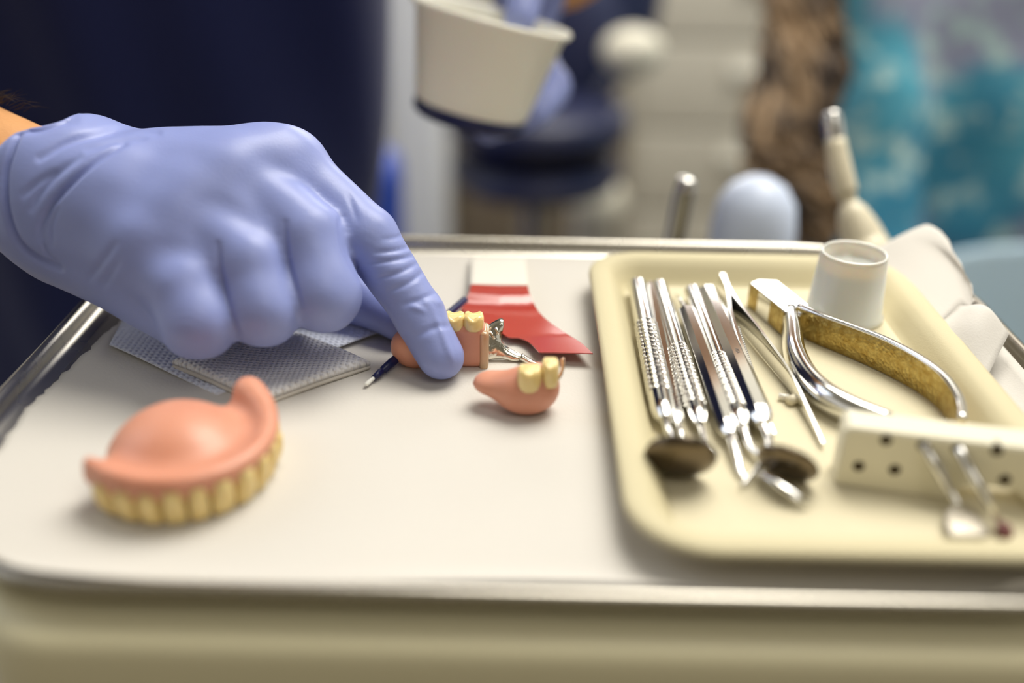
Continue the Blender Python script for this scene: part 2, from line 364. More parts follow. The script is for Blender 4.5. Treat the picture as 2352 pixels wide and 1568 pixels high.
# operator stool
c = Q(1235, 262, 1.45)
st = thing('operator_stool', (c[0], c[1], FZ), 'navy padded stool with round seat and backrest behind the white cup', 'stool')
prof = [(0, -.07), (.10, -.07), (.125, -.055), (.135, -.03), (.13, -.008), (.11, 0), (0, .004)]
v, f = lathe((c[0], c[1], c[2]+.02), (0, 0, 1), prof); obj('seat', v, f, M['stool'], st)
b0 = Q(1425, 20, 1.5)
b1 = Q(1320, 150, 1.5)
v, f = nets(lambda p: smin(ell(p, b0+np.array([-.008, 0, 0.03]), (.072, .035, .15)), ell(p, b1, (.070, .035, .13)), .02), b0-np.array([.25, .1, .28]), b0+np.array([.12, .1, .22]), .01); o = obj('backrest', v, f, M['stool'], st); smooth_mesh(o, 1)
e = Q(1400, 140, 1.5); v, f = tube([e, Q(1350, 300, 1.5)], .018); obj('backrest_bracket', v, f, M['stool'], st)
v, f = lathe((c[0], c[1], c[2]-.10), (0, 0, 1), [(0, 0), (.12, 0), (.13, .02), (.12, .04), (0, .05)]); obj('seat_pan', v, f, M['stool'], st, sharp=40)
v, f = tube([(c[0], c[1], FZ+.08), (c[0], c[1], c[2]-.09)], .025); obj('gas_column', v, f, M['rod'], st, sharp=40)
e = Q(1452, 118, 1.42); v, f = nets(lambda p: ell(p, e, (.045, .03, .034)), e-.06, e+.06, .005); obj('adjusting_knob', v, f, M['knob'], st)
for k in range(5):
    a = 2*math.pi*k/5-.35; q = np.array([c[0]+.25*math.cos(a), c[1]+.25*math.sin(a)])
    v, f = tube([(c[0], c[1], FZ+.09), (q[0], q[1], FZ+.065)], [.022, .014]); l = obj('leg', v, f, M['rod'], st, sharp=40)
    v, f = lathe((q[0]-.012, q[1], FZ+.026), (1, 0, 0), [(0, 0), (.02, 0), (.026, .006), (.026, .02), (.02, .026), (0, .026)]); obj('castor', v, f, M['knob'], l, sharp=40)
t = thing('chair_base_box', (.10, 2.02, FZ), 'low taupe box for a dental chair base, blurred behind and below the navy stool seat', 'cabinet')  # box made up to fill the brown area of a dental chair base
v, f = bevel_box((-.13, 1.92, FZ), (.225, 2.14, -.30), .02); obj('body', v, f, M['taupe'], t, sharp=40)
v, f = bevel_box((-.11, 1.905, FZ+.05), (.205, 1.925, -.33), .008); obj('door', v, f, M['taupe'], t, sharp=40)
# added lidded cylinder, drawn in place of a beige castor near the floor
e = Q(1372, 450, 1.75)
t = thing('castor_stand_in', (e[0], e[1]+.02, FZ), 'round cream stand-in for a castor blurred behind the stool near the floor', 'bin')
v, f = lathe((e[0], e[1]+.02, FZ), (0, 0, 1), [(0, 0), (.035, 0), (.045, e[2]-FZ-.03), (.047, e[2]-FZ-.025)]); obj('body', v, f, M['cab'], t)
v, f = lathe((e[0], e[1]+.02, e[2]-.025), (0, 0, 1), [(.05, 0), (.052, .02), (.035, .05), (0, .06)]); obj('lid', v, f, M['knob'], t)
# ================================================================ TABLE AND STEEL TRAY
tcx, tcy, thx, thy = .0125, .3445, .195, .128
t = thing('bracket_table', (tcx, .32, -.04), 'beige enamelled bracket table carrying the steel tray, its rounded front edge nearest', 'table')
prof = [(-.02, -.050), (-.004, -.049), (0, -.044), (0, -.0150), (-.0008, -.0105), (-.0030, -.0078), (-.0065, -.0064), (-.012, -.0060), (-.024, -.0060), (-.026, -.0026), (-.030, -.0025)]
v, f = rr_loft(.0138, .3285, .170, .1258, .03, prof, cap0=True); 
# keep the sides short of the tray at the far end
obj('tabletop', v, f, M['table'], t, sharp=60)
v, f = tube([(tcx, .34, FZ+.03), (tcx, .34, -.045)], .03, seg=24); obj('stand_column', v, f, M['table'], t, sharp=40)
v, f = lathe((tcx, .34, FZ), (0, 0, 1), [(0, 0), (.24, 0), (.24, .015), (.20, .03), (0, .035)]); obj('stand_foot', v, f, M['table'], t, sharp=40)
t = thing('steel_tray', (tcx, tcy, -.002), 'large rectangular stainless steel tray with a rolled rim lined with paper', 'tray')
prof = [(-.006, -.0012), (-.002, -.0006), (0, .0004), (.0010, .0024), (.0018, .0046), (.0028, .0060), (.0042, .0066), (.0056, .0062), (.0062, .0050), (.0056, .0040), (.0044, .0036), (.0036, .0022), (.0030, -.0002), (.0018, -.0016), (-.002, -.0021), (-.006, -.0022)]
v, f = rr_loft(tcx, tcy, thx, thy, .066, prof, cap0=False, cap1=True, n=16); obj('rim', v, f, M['steel'], t)
v, f = rr_loft(tcx, tcy, thx-.0055, thy-.0055, .0605, [(0, -.0018), (0, -.0011)], cap0=True, cap1=True, n=16); obj('tray_floor', v, f, M['steel_floor'], t, sharp=40)
# ---- paper liner with a ragged left edge
nu, nv = 120, 90
Lp = [P(290, 722), P(285, 735), P(205, 822), P(75, 965), P(-25, 1080)]
Lx = np.array([q[0] for q in Lp]); Ly = np.array([q[1] for q in Lp])
g = np.zeros((nu, nv, 3)); jag = np.cumsum(rng.normal(0, .0005, nv)); jag -= np.linspace(jag[0], jag[-1], nv); jag += rng.normal(0, .00035, nv)
y0, y1 = .2180, .4690
for j in range(nv):
    y = y0+(y1-y0)*j/(nv-1); xl = np.interp(y, Ly[::-1], Lx[::-1])+jag[j]
    if y < Ly[-1]: xl = Lx[-1]+jag[j]
    xr = .2050
    for s_, lim in ((1, 0), ):
        cyn, cyf, R = tcy-thy+.066, tcy+thy-.066, .0645
        ex = 0
        if y < cyn: ex = R-math.sqrt(max(R*R-(cyn-y)**2, 1e-6))
        if y > cyf: ex = R-math.sqrt(max(R*R-(y-cyf)**2, 0))
        xr = min(xr, tcx+thx-.002-ex); xl = max(xl, tcx-thx+.003+ex)
    for i in range(nu):
        x = xl+(xr-xl)*i/(nu-1); z = .0003+.00035*math.sin(x*55+y*20)+.0003*math.sin(y*90-x*30)
        e_ = max(0, (y0+.012-y)/.012); z += .0045*e_*e_*(.6+.4*math.sin(x*40+1.))
        er = max(0, (x-(xr-.010))/.010); z += .004*er*er
        g[i, j] = (x, y, z)
v, f = slab(g, .00025); liner = obj('paper_liner', v, f, M['liner']); setp(liner, 'cream paper liner with a torn left edge covering the steel tray floor', 'paper')
# folded-up corner of the liner
def sheet_from(pts_rows, m, name, parent=None, th=.0002, sub=2):
    g = np.array([spline(row, 6) for row in pts_rows]); g = np.stack([spline(g[:, j], 6) for j in range(g.shape[1])], 1)
    g[-1] += rng.normal(0, .0004, g[-1].shape)*np.array([1, 1, .2])
    v, f = slab(g, th); return obj(name, v, f, m, parent)
rows = [[P(1960, 612, .010), P(2060, 690, .010), P(2140, 800, .008), P(2260, 900, .006)],
        [P(1985, 585, .016), P(2110, 640, .019), P(2170, 715, .013), P(2290, 820, .010)],
        [P(2020, 570, .017), P(2150, 595, .024), P(2195, 690, .016), P(2300, 790, .013)],
        [P(2060, 548, .019), P(2183, 560, .027), P(2228, 655, .020), P(2312, 762, .013)]]
rows2 = [[P(1950, 620, .009), P(2000, 625, .010), P(2075, 690, .010), P(2130, 760, .010)],
         [P(1985, 590, .013), P(2060, 590, .017), P(2130, 665, .014), P(2165, 735, .011)],
         [P(2010, 570, .016), P(2085, 545, .023), P(2180, 600, .021), P(2205, 700, .014)],
         [P(2040, 556, .018), P(2143, 519, .028), P(2233, 652, .020), P(2230, 712, .0135)]]
c_ = sheet_from(rows2, M['liner'], 'folded_corner', liner)
rows3 = [[P(2120, 760, .009), P(2190, 812, .009), P(2260, 880, .006)],
         [P(2165, 735, .012), P(2235, 745, .018), P(2290, 820, .010)],
         [P(2205, 705, .014), P(2262, 702, .021), P(2318, 765, .0135)],
         [P(2215, 700, .012), P(2290, 735, .014), P(2300, 790, .010)]]
sheet_from(rows3, M['liner'], 'crumpled_corner', liner)
# ---- sheet coloured for bluish light on the liner, and folded pad
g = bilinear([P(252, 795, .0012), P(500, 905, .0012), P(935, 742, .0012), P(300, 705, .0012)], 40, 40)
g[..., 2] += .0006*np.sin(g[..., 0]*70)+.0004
v, f = slab(g, .0004); o = obj('blue_lit_tissue', v, f, M['tissue']); setp(o, 'embossed sheet with bluish light in its colour, lying flat beneath the folded white pad', 'tissue')
g = bilinear([P(393, 822, .005), P(598, 905, .006), P(850, 826, .0045), P(640, 735, .005)], 50, 50)
u = np.linspace(0, 1, 50)[:, None]; w = np.linspace(0, 1, 50)[None, :]
edge = np.minimum(np.minimum(u, 1-u), np.minimum(w, 1-w)); g[..., 2] -= .0012*np.clip(1-edge/.05, 0, 1)**2; g[..., 2] += .0006*np.sin(u*5+w*4)
t = thing('folded_tissue_pad', (*g[25, 25, :2], 0.001), 'folded white embossed tissue pad under the gloved curled fingers', 'tissue')
v, f = slab(g, .0016); obj('top_fold', v, f, M['pad'], t)
g2 = g.copy(); g2[..., 2] = np.maximum(g[..., 2]-.0024, .0018+0*g[..., 2]); g2[..., 1] -= .0006; v, f = slab(g2, .0010); obj('lower_fold', v, f, M['liner'], t)
# ================================================================ DENTURES
def frame(xdir):
    x = np.array([xdir[0], xdir[1], 0.]); x /= np.linalg.norm(x); z = np.array([0, 0, 1.]); y = np.cross(z, x); return np.stack([x, y, z], 1)   # columns
def tooth_mesh(c, Rm, w, dth, h, top_taper=.62, cusp=False):
    """c = centre of the biting edge; grows up (+z local) by h; local x outward, y along the arch"""
    V = []; seg = 20; N = 12
    for i in range(N):
        t = i/(N-1); zz = h*t
        if cusp: sw = .94+.12*math.sin(t*2.4)-.12*t; sd = .90+.2*math.sin(t*2.6)
        else: sw = .95+.10*math.sin(t*2.2)-(1-top_taper)*t**2.2; sd = .32+1.0*math.sin(min(t*1.5, 1)*1.57)*.7
        if i == 0: sw *= .86; sd *= .7
        if i == N-1: sw *= .35; sd *= .3
        for j in range(seg):
            a = 2*math.pi*j/seg; q = 2.6; ca, sa = math.cos(a), math.sin(a); dn = (abs(ca)**q+abs(sa)**q)**(1/q)
            z2 = zz+(.0007*math.cos(4*a) if cusp and i <= 1 else 0)
            V.append(np.array(c)+Rm@np.array([ca/dn*dth/2*sd, sa/dn*w/2*sw, z2]))
    Fc = [(i*seg+j, i*seg+(j+1) % seg, (i+1)*seg+(j+1) % seg, (i+1)*seg+j) for i in range(N-1) for j in range(seg)]
    return np.array(V), Fc+[tuple(range(seg))[::-1], tuple((N-1)*seg+j for j in range(seg))]
# full upper denture, resting on its teeth
mid = (P(190, 1045, .020)+P(545, 895, .022))/2; frt = P(560, 1150, .004)
xd = np.array([.75, -.66]); DR = frame(xd); D0 = np.array([mid[0], mid[1], 0.])
LEN, HW = .0355, .0275; D0 = D0+np.array([-.003, .0080, 0])
def arch(s):                                     # s in -1..1, local xy
    a = s*1.48; return np.array([LEN*math.cos(a)**.85 if abs(a) < 1.57 else 0, HW*math.sin(a)*1.02])
st_ = np.linspace(-1, 1, 29)
def denture_sdf(p):
    q = (p-D0)@DR; q[:, 2] /= .90
    d = None
    for s in st_:
        a = arch(s); zt = .0165+(.0032 if s > 0 else .0022)*abs(s)**2.5
        r = .0026+(.0027 if s > 0 else -.0006)*abs(s)**3
        out = a*1.05+np.array([.0005, 0])
        c = np.minimum(rc(q, (a[0]*.97, a[1]*.97, .0125), (out[0], out[1], zt), .0044, r), 1)
        d = c if d is None else smin(d, c, .0030)
    dome = ell(q, (.008, 0, .0035), (.0270, .0238, .0215)); inner = ell(q, (.006, 0, -.0010), (.0245, .0208, .0200))
    dome = smax(dome, -(q[:, 0]+.0085), .002)
    d = smin(d, dome, .0070); d = smax(d, -inner, .0015); d = smax(d, .0090-q[:, 2], .001)
    return d
dent = thing('full_denture', D0, 'pink full upper denture with yellow teeth resting on the paper at left front', 'denture')
v, f = nets(denture_sdf, D0-np.array([.062, .062, .002]), D0+np.array([.062, .062, .034]), .0013); o = obj('gum_base', v, f, M['pink'], dent); smooth_mesh(o, 1, 3)
ws = [.0098, .0082, .0092, .0084, .0100, .0100]
import itertools
tot = 0; pos = []
for w in ws: pos.append(tot+w/2); tot += w
fine = np.linspace(0, 1, 400); ap = np.array([arch(s)*1.03+np.array([.0012, 0]) for s in fine]); al = np.concatenate([[0], np.cumsum(np.linalg.norm(np.diff(ap, axis=0), axis=1))])
for side in (1, -1):
    for k, (w, s0) in enumerate(zip(ws, pos)):
        sc = al[-1]*.96/tot; s = np.interp(s0*sc, al, fine); a = arch(s)*1.03+np.array([.0012, 0]); b = arch(min(s+.01, 1)); tg = b-arch(s-.01); tg /= np.linalg.norm(tg)
        nrm = np.array([tg[1], -tg[0]]); nrm *= 1 if nrm@a > 0 else -1
        a = a*np.array([1, side]); nrm = nrm*np.array([1, side]); loc = np.stack([np.array([nrm[0], nrm[1], 0]), np.array([-nrm[1], nrm[0], 0]), np.array([0, 0, 1.])], 1)
        v, f = tooth_mesh(D0+DR@np.array([a[0], a[1], .0002]), DR@loc, w*sc*.97, .0085 if k > 2 else .0070, .0138 if k < 3 else .0124, cusp=False); obj('tooth', v, f, M['tooth'], dent)
# partial denture with metal framework, under the index finger
c0 = P(1015, 856, 0); tilt = frame((1, -.04, 0))
pd = thing('framework_denture', c0, 'pink partial denture with cast metal clasp, pinned down by the gloved index finger', 'denture')
bc = c0+np.array([-.000, .0085, .0085])
def pd_sdf(p):
    a = rbox(p, bc+np.array([.002, 0, .0010]), (.0150, .0052, .0095), .003); b = ell(p, c0+np.array([-.0115, .0065, .0080]), (.0095, .0070, .0088)); return smin(a, b, .003)
v, f = nets(pd_sdf, bc-.026, bc+.026, .0011); o = obj('gum_base', v, f, M['pink'], pd); smooth_mesh(o, 1, 2)
v, f = nets(lambda p: rbox(p, bc+np.array([.0165, -.0002, -.0004]), (.0020, .0056, .0086), .0015), bc-.026, bc+.026, .0009); o = obj('clear_edge', v, f, M['pink_clear'], pd); smooth_mesh(o, 1, 2)
for k in range(3):
    cc = bc+np.array([.0122-k*.0076, -.0008, .0136]); I3 = np.stack([[0, 1., 0], [1., 0, 0], [0, 0, -1.]], 1)
    v, f = tooth_mesh(cc, I3, .0084, .0085, .006, cusp=True); obj('tooth', v, f, M['tooth'], pd)
def plate(px, d, th, m, name, parent, zoff=0, inset=.0008):
    """outline given as pixel points at distance d, with real thickness towards the back"""
    p = np.array([Q(x, y, d) for x, y in px]); n = len(p); back = np.array([0, th, 0]); cen = p.mean(0)
    L = [cen+(p-cen)*.86+back*0, p+back*.22, p+back*.8, cen+(p-cen)*.86+back]
    V = np.vstack(L); Fc = [(i*n+j, i*n+(j+1) % n, (i+1)*n+(j+1) % n, (i+1)*n+j) for i in range(3) for j in range(n)]+[tuple(range(n)), tuple(range(3*n, 4*n))]
    return obj(name, V, Fc, m, parent)
SH = -12; dd = P(1120, 840, .0)[1]; dcl = (np.array([0, dd+.004, .006])-CAM)@F
pts = spline([(1112-0, 775), (1118, 762), (1138, 748), (1152, 740), (1162, 736), (1169, 740), (1168, 755), (1164, 772), (1164, 786), (1174, 800), (1192, 812), (1213, 822), (1208, 832), (1190, 832), (1168, 826), (1148, 826), (1130, 830), (1114, 838), (1112, 810)], 3)+np.array([SH, 0])
def plate2(px, d, th, m, name, parent, hollow):
    o = plate(px, d, th, m, name, parent); bm = bmesh.new(); bm.from_mesh(o.data); bmesh.ops.triangulate(bm, faces=[q for q in bm.faces if len(q.verts) > 4]); bm.to_mesh(o.data); bm.free(); return o
o = plate2(pts, dcl, .0028, M['cast'], 'metal_clasp', pd, None)
for (x1, y1, x2, y2) in ((1125, 770, 1136, 795), (1150, 752, 1158, 768), (1136, 760, 1150, 778)):
    v, f = tube([Q(x1+SH, y1, dcl-.0003), Q(x2+SH, y2, dcl-.0003)], .0006, seg=8); obj('clasp_rib', v, f, M['cast'], pd)
v, f = tube([Q(1195, 818, dcl), Q(1218, 832, dcl), Q(1250, 845, dcl-.001), Q(1268, 850, dcl-.001)], [.0016, .0014, .0012, .0009], smooth_n=4); obj('connector_bar', v, f, M['cast'], pd)
# small partial denture in front
s0 = P(1195, 978, 0); sd = thing('small_partial_denture', s0, 'small pink partial denture with two yellow teeth and copper wire clasp', 'denture')
def sm(p):
    a = ell(p, s0+np.array([.002, .011, .0085]), (.0118, .0090, .0090)); b = ell(p, s0+np.array([-.0105, .015, .0092]), (.0075, .0065, .0042))
    c = ell(p, s0+np.array([.006, .011, .0125]), (.0075, .0065, .0070)); return smin(smin(a, b, .005), c, .004)
v, f = nets(sm, s0-np.array([.03, .01, .003]), s0+np.array([.025, .035, .03]), .0011); o = obj('gum_base', v, f, M['pink'], sd); smooth_mesh(o, 1, 2)
I3 = np.stack([[0, -1., 0], [-1., 0, 0], [0, 0, -1.]], 1)
for dx, dy, w, zt in ((.0030, .0072, .0092, .0200), (.0104, .0085, .0064, .0222)):
    v, f = tooth_mesh(s0+np.array([dx, dy, zt]), I3, w, .0085, .0095, cusp=True); obj('tooth', v, f, M['tooth'], sd)
dd = (s0+np.array([.015, .011, .012])-CAM)@F
v, f = tube([Q(1262, 884, dd), Q(1276, 876, dd), Q(1288, 860, dd), Q(1293, 840, dd), Q(1292, 822, dd)], [.0006]*4+[.0008], smooth_n=6, seg=10); obj('wire_clasp', v, f, M['gold_wire'], sd)
# ================================================================ RED ARTICULATING PAPER
outer = [(1212, 655), (1216, 672), (1224, 692), (1238, 716), (1262, 739), (1300, 765), (1335, 787), (1362, 811)]
inner = [(1147, 655), (1147, 690), (1147, 725), (1147, 754), (1166, 773), (1193, 776), (1216, 786), (1238, 808)]
so, si = spline(outer, 5), spline(inner, 5); n = len(so)
def zred(x, y): return .0040+.0045*math.exp(-((y-660)/38)**2)+.0022*max(0, (y-770)/40)
rowsr = []
for i in range(n):
    row = []
    for t in np.linspace(0, 1, 6): 
        q = so[i]*(1-t)+si[i]*t; row.append(P(q[0], q[1], zred(*q)))
    rowsr.append(row)
half = np.array(rowsr); mirror = []
for i in range(n):
    row = []
    for t in np.linspace(0, 1, 6):
        q = so[i]*(1-t)+si[i]*t; row.append(P(2*1147-q[0]+ (0), q[1]-.021*(q[0]-1147)*2, zred(*q)))
    mirror.append(row[::-1])
t = thing('articulating_paper', P(1147, 740, 0), 'glossy red horseshoe articulating paper with a white tab behind the gloved finger', 'dental paper')
v1 = slab(half, .0005); v2 = slab(np.array(mirror), .0005); v, f = join(v1, v2); obj('red_film', v, f, M['red'], t, sharp=40)
g = bilinear([P(1078, 655, zred(0, 655)), P(1213, 656, zred(0, 655)), P(1206, 592, .0035), P(1080, 590, .0035)], 12, 12)
v, f = slab(g, .0006); obj('white_tab', v, f, M['tab'], t)
# ================================================================ MICROBRUSH
a = P(858, 868, .0022); b = P(1068, 688, .009); u_ = (b-a)/np.linalg.norm(b-a)
t = thing('micro_applicator', a, 'navy blue micro applicator brush with white tip lying under the denture', 'applicator')
L = np.linalg.norm(b-a); v, f = tube([a, a+u_*.0048, a+u_*.005, a+u_*.0062, a+u_*.0066, a+u_*.012, a+u_*L], [.0011, .0015, .0010, .0010, .0016, .0018, .0016], seg=16); obj('shaft', v, f, M['brush'], t)
v, f = tube([a+u_*.001, a-u_*.002, a-u_*.0045, a-u_*.0056], [.0007, .0008, .0009, .0004], seg=12); obj('bristle_tip', v, f, M['brushtip'], t)
# ================================================================ CREAM INSTRUMENT TRAY
icx, icy, ihx, ihy = .1078, .3330, .0733, .1120
it = thing('instrument_tray', (icx, icy, .001), 'cream rectangular instrument tray with rounded corners on the right of the liner', 'tray')
prof = [(-.0185, .0022), (-.0165, .0028), (-.0145, .0055), (-.012, .0098), (-.0095, .0128), (-.007, .0140), (-.002, .0140), (-.0003, .0132), (0, .0118), (-.0012, .0116), (-.006, .0122), (-.009, .0105), (-.0125, .0050), (-.0145, .0016), (-.0185, .0010)]
v, f = rr_loft(icx, icy, ihx, ihy, .026, prof, cap0=True, cap1=True, n=14); obj('shell', v, f, M['tray'], it)
v, f = rr_loft(icx, icy, ihx-.0168, ihy-.0168, .012, [(0, .0024), (0, .0029)], cap0=False, cap1=True, n=8); obj('tray_cover', v, f, M['tray_paper'], it, sharp=30)
IZ = .003
# ================================================================ INSTRUMENTS
def inst(name, base, label, cat, group=None): return thing(name, (base[0], base[1], IZ), label, cat, group)
GR = 'steel hand instruments laid side by side in the cream tray'
def pp(lst): return [P(x, y, IZ+z) for x, y, z in lst]
def straight(name, label, cat, p0, p1, r, grip=None, hexa=False, neck=None, rw=None):
    """handle from p0 to p1 (pixel, height); grip = (t0,t1) knurled stretch; neck = list of (x,y,z,r)"""
    a = P(p0[0], p0[1], IZ+p0[2]); b = P(p1[0], p1[1], IZ+p1[2]); t = inst(name, (a+b)/2, label, cat, GR)
    seg = 8 if hexa else 20; L = lambda s: a+(b-a)*s
    v, f = tube([L(0), L(.012), L(.93), L(.97), L(1)], [r*.7, r, r, r*.85, r*.5], seg=seg); obj('handle', v, f, M['chrome'], t, smooth=True, sharp=30)
    if grip:
        ks = []; rs = []
        nn = 60
        for i in range(nn): s = grip[0]+(grip[1]-grip[0])*i/(nn-1); ks.append(L(s)); rs.append(r*1.03)
        v, f = tube(ks, rs, seg=48)
        # real diamond knurling
        q = v.reshape(nn, 48, 3); cen = np.array(ks)[:, None]; ii = np.arange(nn)[:, None]; jj = np.arange(48)[None]
        k = 1+.055*np.sign(np.sin((ii*.9+jj*2*math.pi*6/48)))*np.sign(np.sin((ii*.9-jj*2*math.pi*6/48))); q = cen+(q-cen)*k[..., None]
        obj('knurled_grip', q.reshape(-1, 3), f, M['chrome_dull'], t, sharp=25)
    if neck:
        pts = [P(x, y, IZ+z) for x, y, z, _ in neck]; v, f = tube([b-(b-a)*.03]+pts, [neck[0][3]*1.1]+[n_[3] for n_ in neck], smooth_n=5, seg=12); obj('working_tip', v, f, M['chrome'], t)
    return t
# mouth mirror with knurled handle
t = straight('mouth_mirror', 'mouth mirror with dark knurled grip, leftmost in the cream tray', 'dental mirror', (1464, 655, .0045), (1528, 965, .0045), .0046, grip=(.36, .86),
             neck=[(1533, 985, .004, .0017), (1545, 1010, .0055, .0014), (1556, 1032, .008, .0014)])
c = P(1563, 1050, IZ+.0098); ax = np.array([.12, .90, .42]); 
v, f = lathe(c, ax, [(0, -.0040), (.004, -.0038), (.0085, -.0024), (.0112, -.0006), (.0118, .0005), (.0114, .0014), (.0106, .0010)]); obj('mirror_head', v, f, M['mirror_back'], t)
v, f = lathe(c, ax, [(.0107, .0009), (.0104, .0011), (0, .0011)]); obj('mirror_glass', v, f, M['mirror'], t)
straight('dental_probe', 'slim smooth probe right beside the leftmost mirror handle', 'dental probe', (1494, 655, .004), (1556, 975, .003), .0030, hexa=True, neck=[(1562, 990, .003, .0013), (1572, 1018, .002, .0010), (1582, 1040, .0015, .0006)])
straight('dental_explorer', 'explorer with a finely knurled waist, third instrument from the left', 'dental explorer', (1514, 655, .0045), (1610, 975, .004), .0037, grip=(.52, .90), neck=[(1614, 992, .0035, .0012), (1622, 1018, .003, .0010), (1636, 1032, .003, .0008), (1652, 1044, .002, .0004)])
t = straight('hexagonal_scaler', 'scaler with plain faceted handle and pointed far end, fourth from the left', 'dental scaler', (1577, 715, .0045), (1678, 1000, .0045), .0041, hexa=True, neck=[(1683, 1018, .004, .0017), (1694, 1055, .003, .0015), (1702, 1085, .002, .0009), (1722, 1112, .001, .0004)])
v, f = tube(pp([(1581, 722, .0045), (1572, 706, .0045), (1562, 688, .005), (1556, 680, .0035), (1549, 676, .001)]), [.0014, .0011, .0008, .0006, .0003], smooth_n=4); obj('hooked_far_tip', v, f, M['chrome'], t)
straight('knurled_scaler', 'scaler with pale finely ribbed grip, fifth from the left', 'dental scaler', (1590, 668, .0045), (1706, 982, .0045), .0040, grip=(.56, .90), neck=[(1710, 995, .004, .0018), (1722, 1025, .003, .0016), (1748, 1060, .003, .0009), (1700, 1118, .0015, .0004)])
t = straight('flat_handled_mirror', 'second mirror with wide plain engraved handle, beside the tweezers', 'dental mirror', (1624, 672, .0055), (1752, 975, .0055), .0050, hexa=True, neck=[(1758, 990, .0045, .0018), (1766, 1015, .004, .0016), (1762, 1050, .004, .0015)])
c = P(1808, 1066, IZ+.0075); ax = np.array([.42, .80, .52])
v, f = lathe(c, ax, [(0, -.0025), (.006, -.0023), (.0098, -.0006), (.0103, .0005), (.0099, .0012), (.0092, .0008)]); obj('mirror_head', v, f, M['mirror_back'], t)
v, f = lathe(c, ax, [(.0093, .0007), (.009, .0009), (0, .0009)]); obj('mirror_glass', v, f, M['mirror'], t)
t = inst('curved_excavator', P(1800, 1120), 'small curved excavator tip crossing in front of the instrument row', 'dental excavator')
v, f = tube(pp([(1742, 1085, .004), (1765, 1092, .005), (1795, 1112, .005), (1830, 1140, .0035), (1858, 1156, .002)]), [.0012, .0022, .0026, .0018, .0006], smooth_n=5, seg=14, flat=.5); obj('blade', v, f, M['chrome'], t)
v, f = tube(pp([(1770, 1096, .005), (1768, 1070, .004), (1758, 1040, .003)]), [.0012, .0013, .0012], smooth_n=4); obj('shank', v, f, M['chrome'], t)
# engraved marks on the flat handle
a = P(1624, 672, IZ+.0055); b = P(1752, 975, IZ+.0055); dr = (b-a)/np.linalg.norm(b-a); sd_ = np.cross(dr, (0, 0, 1.)); sd_ /= np.linalg.norm(sd_)
def text_on(txt, pos, xd, yd, size, m, parent, name='engraving'):
    cu = bpy.data.curves.new(name, 'FONT'); cu.body = txt; cu.size = size; cu.extrude = .00003; cu.align_x = 'CENTER'; cu.align_y = 'CENTER'
    tmp = bpy.data.objects.new(name, cu); COL.objects.link(tmp); dg = bpy.context.evaluated_depsgraph_get(); me = bpy.data.meshes.new_from_object(tmp.evaluated_get(dg))
    bpy.data.objects.remove(tmp); n = np.cross(xd, yd); co = np.array([v.co[:] for v in me.vertices]); V = np.array(pos)+co[:, :1]*np.array(xd)+co[:, 1:2]*np.array(yd)+co[:, 2:]*n
    Fc = [tuple(p.vertices) for p in me.polygons]; return obj(name, V, Fc, m, parent, smooth=False)
ft = [o for o in bpy.data.objects if o.name == 'flat_handled_mirror'][0]
for s, w_ in ((.58, 'ASA'),):
    pos = a+(b-a)*s+np.array([0, 0, .0047]); text_on(w_, pos, dr, np.cross(np.array([0, 0, 1.]), dr), .0022, M['rod'], ft)
# tweezers
t = inst('college_tweezers', P(1720, 800), 'open steel tweezers with serrated inner face between instruments and pliers', 'tweezers')
up = (0, 0, 1.)
def leaf(pts, w, name, m=M['chrome'], flat=.16):
    """pts rows (x,y,z); blade standing on edge: half height w"""
    p = [P(x, y, IZ+z) for x, y, z, *_ in pts]; r = [q[3] for q in pts]
    v, f = tube(p, r, seg=16, smooth_n=5, flat=1/flat*.0+1, square=True) if False else blade(p, r, flat); return obj(name, v, f, m, t, sharp=35)
def blade(p, r, thick, n=5):
    q = spline(np.hstack([np.array(p), np.array(r)[:, None], (np.array(thick)*np.ones(len(p)))[:, None]]), n); V = []
    pt = q[:, :3]; tg = np.gradient(pt, axis=0); tg[:, 2] = 0; tg /= np.linalg.norm(tg, axis=1)[:, None]
    for i in range(len(q)):
        s = np.array([tg[i][1], -tg[i][0], 0]); h = q[i, 3]; w = q[i, 4]
        for a_, b_ in ((-1, -.9), (-.8, -1), (.8, -1), (1, -.9), (1, .9), (.8, 1), (-.8, 1), (-1, .9)): V.append(pt[i]+s*w*a_+np.array([0, 0, h*b_]))
    m_ = len(q); Fc = [(i*8+j, i*8+(j+1) % 8, (i+1)*8+(j+1) % 8, (i+1)*8+j) for i in range(m_-1) for j in range(8)]+[tuple(range(8))[::-1], tuple((m_-1)*8+j for j in range(8))]
    return np.array(V), Fc
leafR = [(1658, 645, .0065, .0040), (1672, 680, .0062, .0045), (1700, 725, .0060, .0050), (1760, 800, .0055, .0045), (1812, 870, .0045, .0034), (1850, 940, .003, .0022), (1890, 1022, .0015, .0010)]
leafL = [(1656, 646, .0065, .0040), (1668, 680, .0062, .0045), (1676, 735, .0060, .0050), (1700, 810, .0055, .0045), (1727, 880, .0045, .0034), (1752, 945, .003, .0022), (1778, 1000, .0015, .0010)]
for nm, lf in (('right_arm', leafR), ('left_arm', leafL)):
    v, f = blade([P(x, y, IZ+z) for x, y, z, _ in lf], [q[3] for q in lf], [.0012, .0010, .0007, .0007, .0006, .0006, .0005]); obj('tweezer_arm', v, f, M['chrome'], t, sharp=35)
v, f = [], []
parts = []
for k in range(22):
    s = k/21; x = 1688+(1722-1688)*s; y = 765+(868-765)*s; q = P(x+7, y, IZ+.0060-.0012*s); parts.append(tube([q+np.array([0, 0, -.003]), q+np.array([0, 0, .003])], .00045, seg=6))
v, f = join(*parts); obj('serration', v, f, M['chrome_dull'], t)
